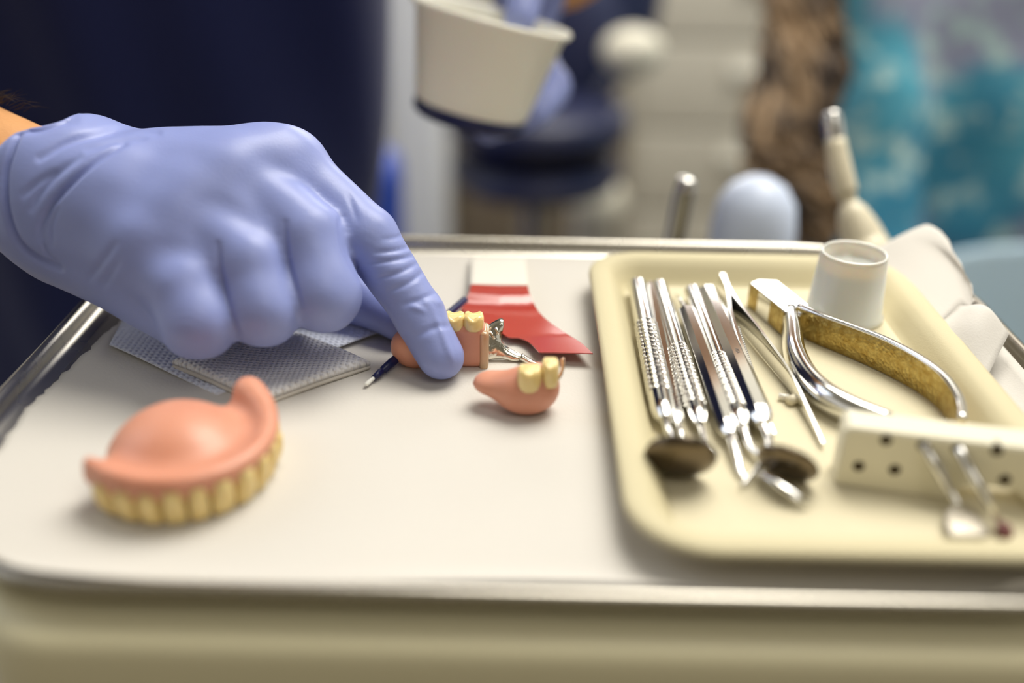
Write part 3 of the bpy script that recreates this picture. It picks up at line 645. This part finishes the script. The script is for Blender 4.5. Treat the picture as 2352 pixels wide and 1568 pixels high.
# pliers
t = inst('dental_pliers', P(1850, 760), 'large steel dental pliers with amber stained curved handles', 'pliers')
def hbox(px, z0, z1, name, m, b=.0008):
    p = [P(x, y, z1) for x, y in px]; V = []
    cen = np.mean(p, 0); n = len(p)
    for k_, (zz, sc) in enumerate(((z0, 1), (z1-b, 1), (z1-b*.3, .97), (z1, .955))):
        for q in p: c2 = cen+(q-cen)*sc; V.append((c2[0], c2[1], zz))
    Fc = [(i*n+j, i*n+(j+1) % n, (i+1)*n+(j+1) % n, (i+1)*n+j) for i in range(3) for j in range(n)]+[tuple(range(n))[::-1], tuple(range(3*n, 4*n))]
    return obj(name, V, Fc, m, t, smooth=False)
pz = IZ+.0115
hbox([(1722, 648), (1740, 641), (1784, 643), (1858, 700), (1856, 716), (1838, 722), (1804, 716)], IZ+.0005, pz, 'jaw_block', M['chrome'])
v, f = blade([P(1723, 676, IZ+.0058), P(1762, 708, IZ+.0058), P(1800, 743, IZ+.0058)], [.0055, .0055, .0050], .0008); obj('jaw_side_plate', v, f, M['pliers_side'], t, sharp=35)
ph = [(1830, 731, .0065, .0062), (1880, 754, .0068, .0064), (1950, 781, .0070, .0066), (2030, 815, .0072, .0068), (2105, 855, .0072, .0066), (2162, 897, .0070, .0062), (2196, 945, .0065, .0055), (2204, 990, .006, .005)]
q = [P(x, y, IZ+z) for x, y, z, _ in ph]; v, f = blade(q, [k_[3] for k_ in ph], .0014); h_ = obj('handle', v, f, M['pliers_side'], t, sharp=35)
cap = [k_+np.array([0, 0, r_]) for k_, r_ in zip(q, [k_[3] for k_ in ph])]; v, f = tube(cap, .0016, seg=12, smooth_n=5, flat=.6); obj('polished_edge', v, f, M['chrome'], h_)
ph = [(1815, 718, .008, .0045), (1820, 760, .0075, .0050), (1825, 810, .0068, .0050), (1850, 865, .0062, .0050), (1895, 910, .0062, .0050), (1960, 945, .006, .0048), (2040, 975, .006, .0045)]
q = [P(x, y, IZ+z) for x, y, z, _ in ph]; v, f = tube(q, [.0034, .0040, .0044, .0046, .0046, .0044, .004], seg=20, smooth_n=6, flat=1.25); obj('handle', v, f, M['chrome'], t)
# tiny peg fragment
t = inst('plastic_peg', P(1806, 918), 'tiny clear plastic peg lying beside the tweezers', 'peg')
v, f = tube(pp([(1789, 909, .0016), (1812, 913, .0016)]), .0012, seg=10); obj('pin', v, f, M['medcup'], t)
v, f = tube(pp([(1811, 921, .0018), (1832, 914, .0018)]), .0019, seg=12); obj('head', v, f, M['beige_plastic'], t)
# medicine cup, upside down
c = P(1936, 722, IZ); t = inst('medicine_cup', c, 'small frosted plastic medicine cup standing upside down in the tray far corner', 'cup')
H = .0290
v, f = lathe((c[0], c[1], IZ), (.0, 0, 1), [(.0170, 0), (.0172, .0014), (.0162, .0020), (.0142, H-.001), (.0138, H), (.0130, H), (.0127, H-.001), (.0126, H-.0055), (0, H-.006), (0, H-.0070), (.0134, H-.0068), (.0156, .002), (.0160, 0)], 64, closed=True); obj('body', v, f, M['medcup'], t)
v, f = lathe((c[0], c[1], IZ), (0, 0, 1), [(.0138, H-.0003), (.0141, H+.0005), (.0134, H+.0012), (.0128, H+.0004), (.0130, H-.0003)], 64, closed=True); obj('base_ring', v, f, M['medcup'], t)
# ================================================================ WHITE BLOCK WITH HOLES
zt = IZ+.022; A = P(1935, 936, zt); B = P(2352, 985, zt); ex = (B-A)/np.linalg.norm(B-A); ey = np.array([-ex[1], ex[0], 0]); LB = .075
t = thing('bur_block', A+ex*LB/2*1+np.array([0, 0, -.022]), 'white plastic block drilled with small holes at the near right of the tray', 'block')
Wd = .0125; fr = A-ey*Wd      # front lower-left corner line
# front outline with an arch cut in the underside
prof = [(0, .0005), (0.0, .020), (.0015, .022), (LB-.0015, .022), (LB, .020), (LB, 0), (.064, 0), (.060, .003), (.056, .0062), (.048, .0068), (.040, .0055), (.036, .0030), (.033, 0)]
n = len(prof); V = []
for off, ins in ((0, .0008), (.0008, 0), (Wd-.0008, 0), (Wd, .0008)):
    for x, z in prof:
        V.append(fr+ex*(x+(ins if x < LB/2 else -ins))+ey*off+np.array([0, 0, z-zt+IZ+(-ins if z > .01 else ins*.0)]))
Fc = [(i*n+j, i*n+(j+1) % n, (i+1)*n+(j+1) % n, (i+1)*n+j) for i in range(3) for j in range(n)]
# triangulated caps
bm = bmesh.new(); vs = [bm.verts.new(Vector((float(x), float(z), 0))) for x, z in prof]; fc = bm.faces.new(vs); res = bmesh.ops.triangulate(bm, faces=[fc]); bm.verts.index_update()
tri = [tuple(v.index for v in q.verts) for q in bm.faces]; bm.free()
Fc += [tuple(q) for q in tri]+[tuple(3*n+i for i in q[::-1]) for q in tri]
obj('body', np.array(V)+np.array([0, 0, 0]), Fc, M['block'], t, sharp=35)
def on_front(x, y, out=0.):
    r = (F+RV*(x-1176)/FPX+UV*(784-y)/FPX); s = ((fr-CAM)@ey)/(r@ey); return CAM+r*s-ey*out
for x, y in ((2035, 1010), (1972, 1070), (2055, 1078), (2120, 1022), (2200, 1030), (2290, 1034), (2308, 1101)):
    q = on_front(x, y, .0002); v, f = lathe(q+ey*.003, -ey, [(.0019, 0), (.0019, .0030), (.0017, .0031), (0, .0030)], 16); obj('hole_shade_disc', v, f, M['hole'], t)  # flat dark discs painted as the shade inside the holes
# two instruments through the block
q = on_front(2124, 1026); t = thing('cement_spatula', P(2200, 1180, IZ), 'short spatula with a wide flat end poking through the white block', 'spatula')
e = P(2196, 1150, IZ+.004); v, f = tube([q+ey*.004, q, (q+e)/2, e, P(2206, 1170, IZ+.003)], [.0016, .0017, .0018, .0013, .0012], seg=14); obj('shank', v, f, M['chrome'], t)
v, f = tube(pp([(2202, 1158, .0035), (2210, 1178, .003), (2218, 1205, .003), (2226, 1228, .0025), (2228, 1236, .002)]), [.0020, .0052, .0062, .0062, .0054], seg=20, flat=.16, smooth_n=3); obj('flat_end', v, f, M['spatula'], t)
q = on_front(2203, 1034); t = thing('red_tipped_tool', P(2260, 1150, IZ), 'thin steel tool with a dark red tip poking through the white block', 'dental tool')
e = P(2298, 1205, IZ+.0025); v, f = tube([q+ey*.004, q, q+(e-q)*.5, e], [.0015, .0017, .0017, .0010], seg=14); obj('shank', v, f, M['chrome'], t)
v, f = tube([e, P(2306, 1216, IZ+.0025), P(2314, 1232, IZ+.002)], [.0012, .0024, .0016], seg=12, smooth_n=3); obj('tip', v, f, M['rustred'], t)
# ================================================================ HANDPIECES BEHIND THE TRAY
e0 = Q(1579, 408, .56); e1 = Q(1562, 620, .56)
hold = thing('handpiece_holder', (.16, .56, -.12), 'low holder bracket behind the steel tray carrying the upright handpieces', 'holder')
v, f = bevel_box((.06, .53, -.125), (.26, .60, -.105), .006); obj('bar', v, f, M['post'], hold, sharp=40)
v, f = tube([(.16, .57, -.125), (.16, .575, -.3), (.16, .58, -.6), (.16, .60, FZ)], .015, smooth_n=5); obj('arm', v, f, M['post'], hold)
t = thing('handpiece', (e0[0]-.012, e0[1], -.12), 'plain metal handpiece standing upright behind the tray, bright round end up', 'handpiece')
b = np.array([e0[0]-.012, e0[1]+.005, -.115]); v, f = tube([e0, e0+(b-e0)*.03, e0+(b-e0)*.06, b], [.0042, .0056, .0060, .0064], seg=28); obj('sleeve', v, f, M['rod'], t, sharp=35)
dr = (e0-b)/np.linalg.norm(e0-b); v, f = lathe(e0-dr*.001, dr, [(.0053, 0), (.0046, .0012), (0, .0014)], 24); obj('end_cap', v, f, M['chrome'], t)
c = Q(1737, 470, .64); t = thing('light_blue_handpiece', (c[0], c[1], -.12), 'rounded pale blue handpiece end standing behind the tray', 'handpiece')
v, f = lathe((c[0], c[1], -.115), (0, 0, 1), [(0, 0), (.018, 0), (.024, .03), (.027, .07), (.0275, .095), (.025, .112), (.018, .123), (.009, .1285), (0, .130)]); sc = (c[2]+.019)-(-.115+.130); obj('shell', v+np.array([0, 0, sc]), f, M['bluelight'], t)
e = [Q(1910, 262, .56), Q(1918, 320, .56), Q(1932, 395, .56), Q(1945, 445, .56), Q(1958, 490, .56), Q(1985, 560, .56), Q(2000, 640, .56)]
t = thing('air_water_syringe', (e[-1][0], e[-1][1], -.12), 'cream and steel handpiece leaning upright before the brown hair', 'syringe')
v, f = tube(e[1:4], [.0056, .0066, .0062], smooth_n=5, seg=20); obj('nozzle_sleeve', v, f, M['beige_plastic'], t)
v, f = tube([e[0]+(e[0]-e[1])*.1, e[0], e[1]+(e[0]-e[1])*.25, e[1]], [.0025, .0052, .0058, .0056], smooth_n=4, seg=20); obj('metal_head', v, f, M['chrome'], t)
v, f = tube([e[3], e[3]+(e[4]-e[3])*.4, e[4], e[5], e[6], np.array([e[6][0]+.004, e[6][1], -.11])], [.0055, .0045, .0085, .0125, .0135, .0135], smooth_n=5, seg=22); obj('grip', v, f, M['beige_plastic'], t)
# ================================================================ DENTIST
den = thing('person', (-.30, .72, FZ), 'person in dark navy uniform and blue gloves reaching over the tray with a white cup', 'person')
J = lambda x, y, d: Q(x, y, d)
# ---- right glove
Wr, Wu = J(205, 408, .398), J(150, 505, .392)
MC = dict(i=J(668, 379, .402), m=J(552, 408, .389), r=J(440, 488, .380), l=J(335, 585, .375))
PI_ = dict(i=J(845, 545, .393), m=J(744, 676, .378), r=J(604, 712, .371), l=J(457, 738, .367))
mm = dict(m=J(708, 545, .381), r=J(572, 604, .373), l=J(424, 660, .369))
DI = dict(i=J(962, 722, .392), m=J(700, 700, .405), r=J(560, 720, .398), l=J(430, 735, .392))
tipi = J(1012, 819, .3885)
arm_dir = J(-350, 300, .46)-J(160, 430, .395); arm_dir /= np.linalg.norm(arm_dir)
A0 = J(160, 432, .396); 
cutn = -RV*.52+UV*.85; cutn /= np.linalg.norm(cutn)
cutp = J(112, 305, .385)
def glove_sdf(p):
    pal = rc(p, Wr, MC['i'], .0178, .0130); pal = smin(pal, rc(p, (Wr+Wu)/2, MC['m'], .0200, .0130), .012); pal = smin(pal, rc(p, Wu, MC['r'], .0200, .0135), .012); pal = smin(pal, rc(p, Wu, MC['l'], .0205, .0145), .012)
    pal = smin(pal, rc(p, J(175, 555, .398), J(440, 738, .378), .0180, .0125), .010)
    # palm thickness behind
    pal = smin(pal, rc(p, J(300, 430, .415), J(600, 560, .420), .020, .017), .014)
    # web connecting first phalanges
    for a, b in (('i', 'm'), ('m', 'r'), ('r', 'l')):
        w0 = (MC[a]+MC[b])/2*.55+(Wr+Wu)/2*.45; w1 = (MC[a]+MC[b])/2; w2 = (MC[a]+MC[b])/2*.22+(mm.get(a, PI_[a])+mm[b])/2*.78
        if a == 'i': w2 = w1*.70+(PI_['i']+mm['m'])/2*.30
        pal = smin(pal, rc(p, w0, w1, .0160, .0142), .014); pal = smin(pal, rc(p, w1, w2, .0140, .0112), .010)
    kn = pal
    for k, r, off in (('i', .0076, (0, -2)), ('m', .0062, (-14, -34)), ('r', .0062, (-12, -34)), ('l', .0065, (-30, -30))):
        q = MC[k]+(J(100, 100, .4)-J(100-off[0]*1.0, 100-off[1]*1.0, .4))*.6-F*.006; kn = smin(kn, np.linalg.norm(p-q, axis=1)-r, .013)
    d = kn
    fl = []
    fi = rc(p, MC['i'], PI_['i'], .0128, .0118); fi = smin(fi, rc(p, PI_['i'], DI['i'], .0118, .0100), .003); fi = smin(fi, rc(p, DI['i'], tipi, .0100, .0092), .003)
    d = smin(d, fi, .0045)
    for k, rr in (('m', (.0140, .0138, .0132)), ('r', (.0138, .0136, .0126)), ('l', (.0142, .0138, .0130))):
        q = rc(p, MC[k], mm[k], rr[0], rr[1]); q = smin(q, rc(p, mm[k], PI_[k], rr[1], rr[2]), .0015); q = smin(q, rc(p, PI_[k], DI[k], rr[2], .0095), .006); d = smin(d, q, .0028)
    th = rc(p, J(330, 480, .425), J(640, 590, .440), .019, .0145); th = smin(th, rc(p, J(640, 590, .440), J(820, 680, .428), .0135, .0115), .005); th = smin(th, rc(p, J(820, 680, .428), J(925, 738, .416), .0112, .0090), .004)
    d = smin(d, th, .003)
    # cuff: sleeve round the wrist, flaring towards the open end
    cuff = smin(rc(p, A0-arm_dir*.024, A0+arm_dir*.004, .0225, .0312), rc(p, A0+arm_dir*.004, A0+arm_dir*.09, .0312, .0355), .004)
    d = smin(d, cuff, .010)
    q = p-cutp; e = q@cutn+.0012*np.sin(p@np.array([130., 210, 170]))
    d = smax(d, e, .0010)
    hol = rc(p, A0+arm_dir*.02, A0+arm_dir*.12, .0245, .0325); d = smax(d, -hol, .0008)
    return d
lo = np.min([J(-170, 200, .36), J(-170, 700, .36), J(1080, 880, .36), J(300, 200, .46)], 0); hi = np.max([J(1080, 880, .44), J(700, 230, .46), J(-170, 200, .50)], 0)
lo = np.array([-.30, .27, -.003]); hi = np.array([.0, .47, .135])
v, f = nets(glove_sdf, lo, hi, .00155)
gl = obj('glove', v, f, M['glove'], den); gl['label'] = 'right blue nitrile glove with pointing index finger'; smooth_mesh(gl, 1, 3, .5)
GRV = [([(361, 302), (291, 293), (214, 309), (153, 327), (92, 364)], .0013, 9), ([(285, 330), (230, 361), (184, 397), (147, 434), (116, 471), (95, 511), (89, 547)], .0016, 7),
       ([(184, 361), (129, 400), (92, 443), (73, 480)], .0009, 8), ([(122, 394), (86, 419), (55, 449)], .0007, 8), ([(116, 486), (101, 532), (107, 578), (138, 608)], .0007, 5), ([(132, 480), (116, 517), (119, 563)], .0007, 6), ([(330, 318), (260, 325), (200, 345)], .0006, 7),
       ([(168, 272), (122, 278), (80, 290), (46, 293)], .0014, 13), ([(46, 293), (24, 351), (9, 403), (12, 474), (34, 544), (76, 587), (138, 617)], .0022, 7),
       ([(782, 500), (784, 530), (795, 575), (828, 640)], .0010, 8), ([(655, 510), (656, 560), (662, 610), (690, 700)], .0009, 7), ([(500, 560), (505, 620), (520, 690), (545, 770)], .0010, 7),
       ([(861, 580), (905, 575), (944, 566)], .0007, 6), ([(841, 605), (905, 597), (954, 585)], .0008, 6), ([(866, 639), (914, 627), (958, 605)], .0007, 6), ([(895, 668), (939, 649), (973, 624)], .0007, 6), ([(880, 550), (910, 545), (935, 535)], .0004, 6),
       ([(925, 700), (960, 690), (1000, 672)], .0006, 7), ([(960, 770), (1000, 752), (1035, 748)], .0007, 8), ([(985, 700), (1010, 740)], .0004, 8), ([(820, 505), (800, 445)], .0005, 7),
       ([(205, 640), (235, 600), (262, 560)], .0006, 8), ([(235, 660), (270, 600)], .0005, 8)]
RDG = [([(978, 690), (1000, 725), (1025, 790), (1040, 830)], .0007, 8), ([(940, 700), (975, 715)], .0005, 7), ([(1000, 690), (1015, 700)], .0004, 7), ([(640, 285), (690, 290)], .0003, 12)]
def wr(c, nm):
    px = project(c); vd = c-CAM; vd /= np.linalg.norm(vd, axis=1)[:, None]; face = np.clip(-(nm*vd).sum(1)*3, 0, 1); out = np.zeros(len(c))
    for lst, sg in ((GRV, -1), (RDG, 1)):
        for l, dep, w in lst:
            d, t = poly_dist(px, spline(l, 4)); out += sg*dep*(1.45 if l[0][0] < 400 else 1.15)*np.exp(-(d/w)**2)*np.sin(np.clip(t*.9+.05, 0, 1)*math.pi)**.5*face
    cm = np.clip((130-px[:, 0])/100, 0, 1); out += cm*.0006*sn(c, 38, 3)
    return out+.00018*sn(c, 60, 1)
displace(gl, wr)
# ---- forearm and sleeve
EL = np.array([-.47, .50, .15])
wb = A0-arm_dir*.0; fa = A0+arm_dir*.09
v, f = tube([A0+arm_dir*.03, A0+arm_dir*.06, A0+arm_dir*.09, fa*.6+EL*.4, EL], [.0235, .0262, .030, .038, .043], smooth_n=6, seg=40, flat=.9)
LS = np.array([.02, .70, .42]); RS = np.array([-.52, .74, .42])
LW = J(1290, -60, .665); LE = np.array([.17, .72, .22])
v1 = tube([EL, (EL+RS)/2, RS], [.043, .050, .055], smooth_n=5, seg=30); v2 = tube([LW, (LW+LE)/2, LE, (LE+LS)/2, LS], [.026, .034, .042, .048, .054], smooth_n=5, seg=30)
def arms_sdf(p):
    a = rc(p, A0+arm_dir*.03, A0+arm_dir*.09, .0238, .0310); a = smin(a, rc(p, fa, EL, .0310, .043), .01); a = smin(a, rc(p, EL, RS, .043, .055), .02)
    b = rc(p, LW, LE, .026, .042); b = smin(b, rc(p, LE, LS, .042, .054), .02); t_ = rc(p, RS*.75+LS*.25, LS*.75+RS*.25, .07, .07); nk = rc(p, (RS+LS)/2, (RS+LS)/2+np.array([0, 0, .16]), .065, .055)
    core = rc(p, (RS+LS)/2+np.array([0,.06,0]), np.array([-.28, .80, -.3]), .07, .08)
    return smin(smin(smin(np.minimum(a, b), t_, .04), nk, .03), core, .03)
v, f = nets(arms_sdf, (-.62, .30, -.44), (.24, .90, .64), .0085); o = obj('body', v, f, M['skin'], den); smooth_mesh(o, 1, 3)
# arm hair
parts = []
for k in range(150):
    s = rng.random(); base = A0+arm_dir*(.045+.075*s); r = .0285+.003*s
    ang = rng.normal(1.45, .22); side = np.cross(arm_dir, F); side /= np.linalg.norm(side); upv = np.cross(side, arm_dir)
    if side[2] < 0: side = -side
    nrm = side*math.sin(ang)-F*math.cos(ang)*1.0; nrm -= arm_dir*(nrm@arm_dir); nrm /= np.linalg.norm(nrm)
    p0 = base+nrm*(r-.0015); p1 = p0+nrm*.0035-arm_dir*.005+rng.normal(0, .0006, 3); p2 = p1+nrm*.001-arm_dir*.007+rng.normal(0, .0012, 3)
    parts.append(tube([p0, p1, p2], [.00013, .00010, .00003], seg=4, smooth_n=3))
v, f = join(*parts); o = obj('arm_hair', v, f, M['hair_dark'], den); o['kind'] = 'stuff'; o['label'] = 'dark hairs along the forearm above the glove cuff'
# ---- scrub top: torso with folds
def torso(p):
    q = p.copy(); cz = np.interp(q[:, 2], [-.9, -.5, -.1, .15, .40], [.195, .195, .190, .205, .20]); c = np.array([-.302, .78])
    cy = 1.15; dx = (q[:, 0]-c[0])/1.; dy = (q[:, 1]-c[1])*1.45; r = np.sqrt(dx*dx+dy*dy); d = (r-cz)*.75
    d = smax(d, q[:, 2]-.40, .06); d = smax(d, -.55-q[:, 2], .02)
    sl = rc(p, RS, RS*.45+EL*.55, .075, .072); sr = rc(p, LS, LS*.45+LE*.55, .072, .070); return smin(smin(d, sl, .03), sr, .03)
def torso_f(p):
    d = torso(p); x = p[:, 0]; z = p[:, 2]
    return d+.006*np.sin(x*38+2*np.sin(z*7)+1.)*np.clip(.6+.4*np.sin(z*9+x*8), 0, 1)+.004*np.sin(x*75+z*12)
v, f = nets(torso_f, (-.66, .50, -.60), (.16, 1.06, .52), .009); o = obj('scrub_top', v, f, M['scrub'], den); smooth_mesh(o, 1, 3)
def legs(p):
    a = rc(p, (-.40, .80, -.45), (-.40, .80, FZ+.05), .10, .075); b = rc(p, (-.18, .80, -.45), (-.18, .80, FZ+.05), .10, .075); return smin(a, b, .02)
v, f = nets(legs, (-.54, .66, -.6), (-.05, .94, FZ+.12), .012) if False else nets(lambda p: smax(legs(p), FZ+.02-p[:, 2], .005), (-.54, .66, FZ-.01), (-.05, .94, -.32), .012); o = obj('scrub_trousers', v, f, M['scrub'], den); smooth_mesh(o, 1, 3)
# ---- left glove holding the cup
cupc = J(1080, 256, .575); cax = RV*.24+UV*.90-F*.38; cax /= np.linalg.norm(cax); CHt = .054
def g2(p):
    d = rc(p, J(1235, -60, .655), J(1195, 60, .665), .024, .022)
    for a, b, c, r in (((1230, 90, .655), (1130, 120, .665), (1010, 130, .64), .0095), ((1240, 140, .65), (1140, 175, .66), (1020, 190, .635), .0095), ((1250, 180, .64), (1160, 235, .650), (1050, 250, .630), .0092), ):
        d = smin(d, rc(p, J(*a), J(*b), r*1.15, r), .004); d = smin(d, rc(p, J(*b), J(*c), r, r*.85), .003)
    d = smin(d, rc(p, J(1268, 200, .62), J(1245, 240, .605), .0125, .0105), .006); d = smin(d, rc(p, J(1215, 110, .65), J(1255, 185, .625), .015, .0120), .006)
    d = smin(d, rc(p, J(1225, 262, .60), J(1120, 303, .590), .0100, .0075), .004)
    th = rc(p, J(1250, -90, .64), J(1215, -60, .585), .017, .0125); th = smin(th, rc(p, J(1215, -60, .585), J(1195, 40, .572), .0125, .0100), .004)
    return smin(d, th, .005)
v, f = nets(g2, cupc+np.array([-.07, -.04, -.03]), cupc+np.array([.11, .14, .12]), .0022); o = obj('glove', v, f, M['glove'], den); o['label'] = 'left blue nitrile glove gripping the white cup'; smooth_mesh(o, 1, 3)
# ---- cup
t = thing('mixing_cup', cupc, 'tilted white plastic cup held in the gloved hand above the tray', 'cup')
prof = [(0, 0), (.0300, 0), (.0325, .002), (.0335, .006), (.0425, CHt-.003), (.0450, CHt-.002), (.0462, CHt), (.0452, CHt+.0018), (.0425, CHt+.001), (.0405, CHt-.003), (.0318, .006), (.029, .003), (0, .003)]
v, f = lathe(cupc, cax, prof, 64); obj('cup_body', v, f, M['cup'], t)
v, f = lathe(cupc-cax*.002, cax, [(0, -.004), (.0300, -.004), (.0330, -.001), (.0330, .004), (.031, .005), (0, .0015)], 64); obj('base_ring', v, f, M['brush'], t)  # navy disc added for the dark blue shadow beneath the cup
# ================================================================ SECOND PERSON (teal print blouse, long curly hair)
p2 = thing('person', (.52, 1.22, FZ), 'person with long curly brown hair in a teal patterned top and blue bib', 'person')
def t2(p):
    d = ell(p, (.545, 1.24, -.12), (.235, .17, .46)); d = smin(d, rc(p, (.37, 1.16, .12), (.385, 1.02, -.25), .07, .06), .03); d = smin(d, rc(p, (.385, 1.02, -.25), (.52, .90, -.33), .058, .045), .03)
    d = smin(d, rc(p, (.74, 1.2, .12), (.78, 1.0, -.22), .07, .06), .03); return d+.005*sn(p, 9, 5)
v, f = nets(t2, (.18, .80, -.62), (.92, 1.48, .42), .012); o = obj('patterned_top', v, f, M['teal'], p2); smooth_mesh(o, 1, 3)
v, f = nets(lambda p: smin(rc(p, (.545, 1.2, .28), (.545, 1.18, .42), .06, .055), ell(p, (.545, 1.14, .55), (.08, .095, .12)), .02), (.4, 1.0, .2), (.7, 1.3, .72), .012); o = obj('body', v, f, M['skin'], p2); smooth_mesh(o, 1, 2)
v, f = nets(lambda p: smin(smin(rc(p, (.45, 1.2, -.5), (.45, .95, -.52), .09, .08), rc(p, (.45, .95, -.52), (.45, .93, FZ+.06), .075, .055), .03), smin(rc(p, (.66, 1.2, -.5), (.66, .95, -.52), .09, .08), rc(p, (.66, .95, -.52), (.66, .93, FZ+.06), .075, .055), .03), .02), (.3, .8, FZ), (.8, 1.36, -.38), .013); o = obj('trousers', v, f, M['stool'], p2); smooth_mesh(o, 1, 2)
g = np.zeros((30, 30, 3)); 
for i in range(30):
    for j in range(30):
        x = .36+.34*i/29; z = -.40+.21*j/29+.16*(i/29)
        g[i, j] = (x, .86+.03*math.sin(i*.35)+.12*(1-j/29)*-.3+.07*((i-15)/15)**2*0, z)
b_ = g.copy(); b_[..., 1] += .003; n_ = 900; V = np.vstack([g.reshape(-1, 3), b_.reshape(-1, 3)]); Fc = []
for i in range(29):
    for j in range(29): k = i*30+j; Fc += [(k, k+30, k+31, k+1), (n_+k, n_+k+1, n_+k+31, n_+k+30)]
bo = [i*30 for i in range(30)]+[29*30+j for j in range(1, 30)]+[i*30+29 for i in range(28, -1, -1)]+[j for j in range(28, 0, -1)]
Fc += [(bo[k], bo[(k+1) % len(bo)], n_+bo[(k+1) % len(bo)], n_+bo[k]) for k in range(len(bo))]
obj('bib', V, Fc, M['bib'], p2)
hc = spline([Q(1835, -160, .98), Q(1842, 0, .96), Q(1846, 150, .94), Q(1812, 280, .92), Q(1815, 380, .91), Q(1860, 470, .90), Q(1880, 600, .90)], 10); hr = np.interp(np.linspace(0, 1, len(hc)), [0, .15, .35, .5, .65, .8, 1], [.030, .034, .040, .040, .038, .030, .018])
parts = []
for k in range(300):
    a, rr = rng.random()*6.283, math.sqrt(rng.random()); ph, fr_, am = rng.random()*6.28, rng.uniform(2.5, 5), rng.uniform(.003, .009); pts = []; rs = []
    s0_, s1_ = 0, rng.uniform(.78, 1)
    for i in range(0, int(len(hc)*s1_), 2):
        s = i/len(hc); w = s*6.283*fr_*1.6+ph; off = np.array([math.cos(a)*rr*hr[i]+am*math.cos(w), math.sin(a)*rr*hr[i]*.8+am*math.sin(w), am*.5*math.sin(w*1.3)]); pts.append(hc[i]+off); rs.append(.0016)
    rs[-1] = .0003; parts.append(tube(pts, rs, seg=5, smooth_n=2))
v, f = join(*parts); o = obj('hair', v, f, M['hairbrown'], p2)
v, f = nets(lambda p: ell(p, (.535, 1.18, .58), (.095, .095, .125)), (.42, 1.05, .42), (.65, 1.3, .73), .012); obj('hair_crown', v, f, M['hairbrown'], p2)
parts = []
for k in range(40):
    o_ = rng.normal(0, .014, 3); parts.append(tube([np.array([.47, 1.12, .6])+o_, np.array([.44, 1.08, .45])+o_, np.array([.40, 1.02, .28])+o_, hc[0]+o_, hc[3]+o_], .004, seg=6, smooth_n=4))
v, f = join(*parts); obj('hair_lock', v, f, M['hairbrown'], p2)
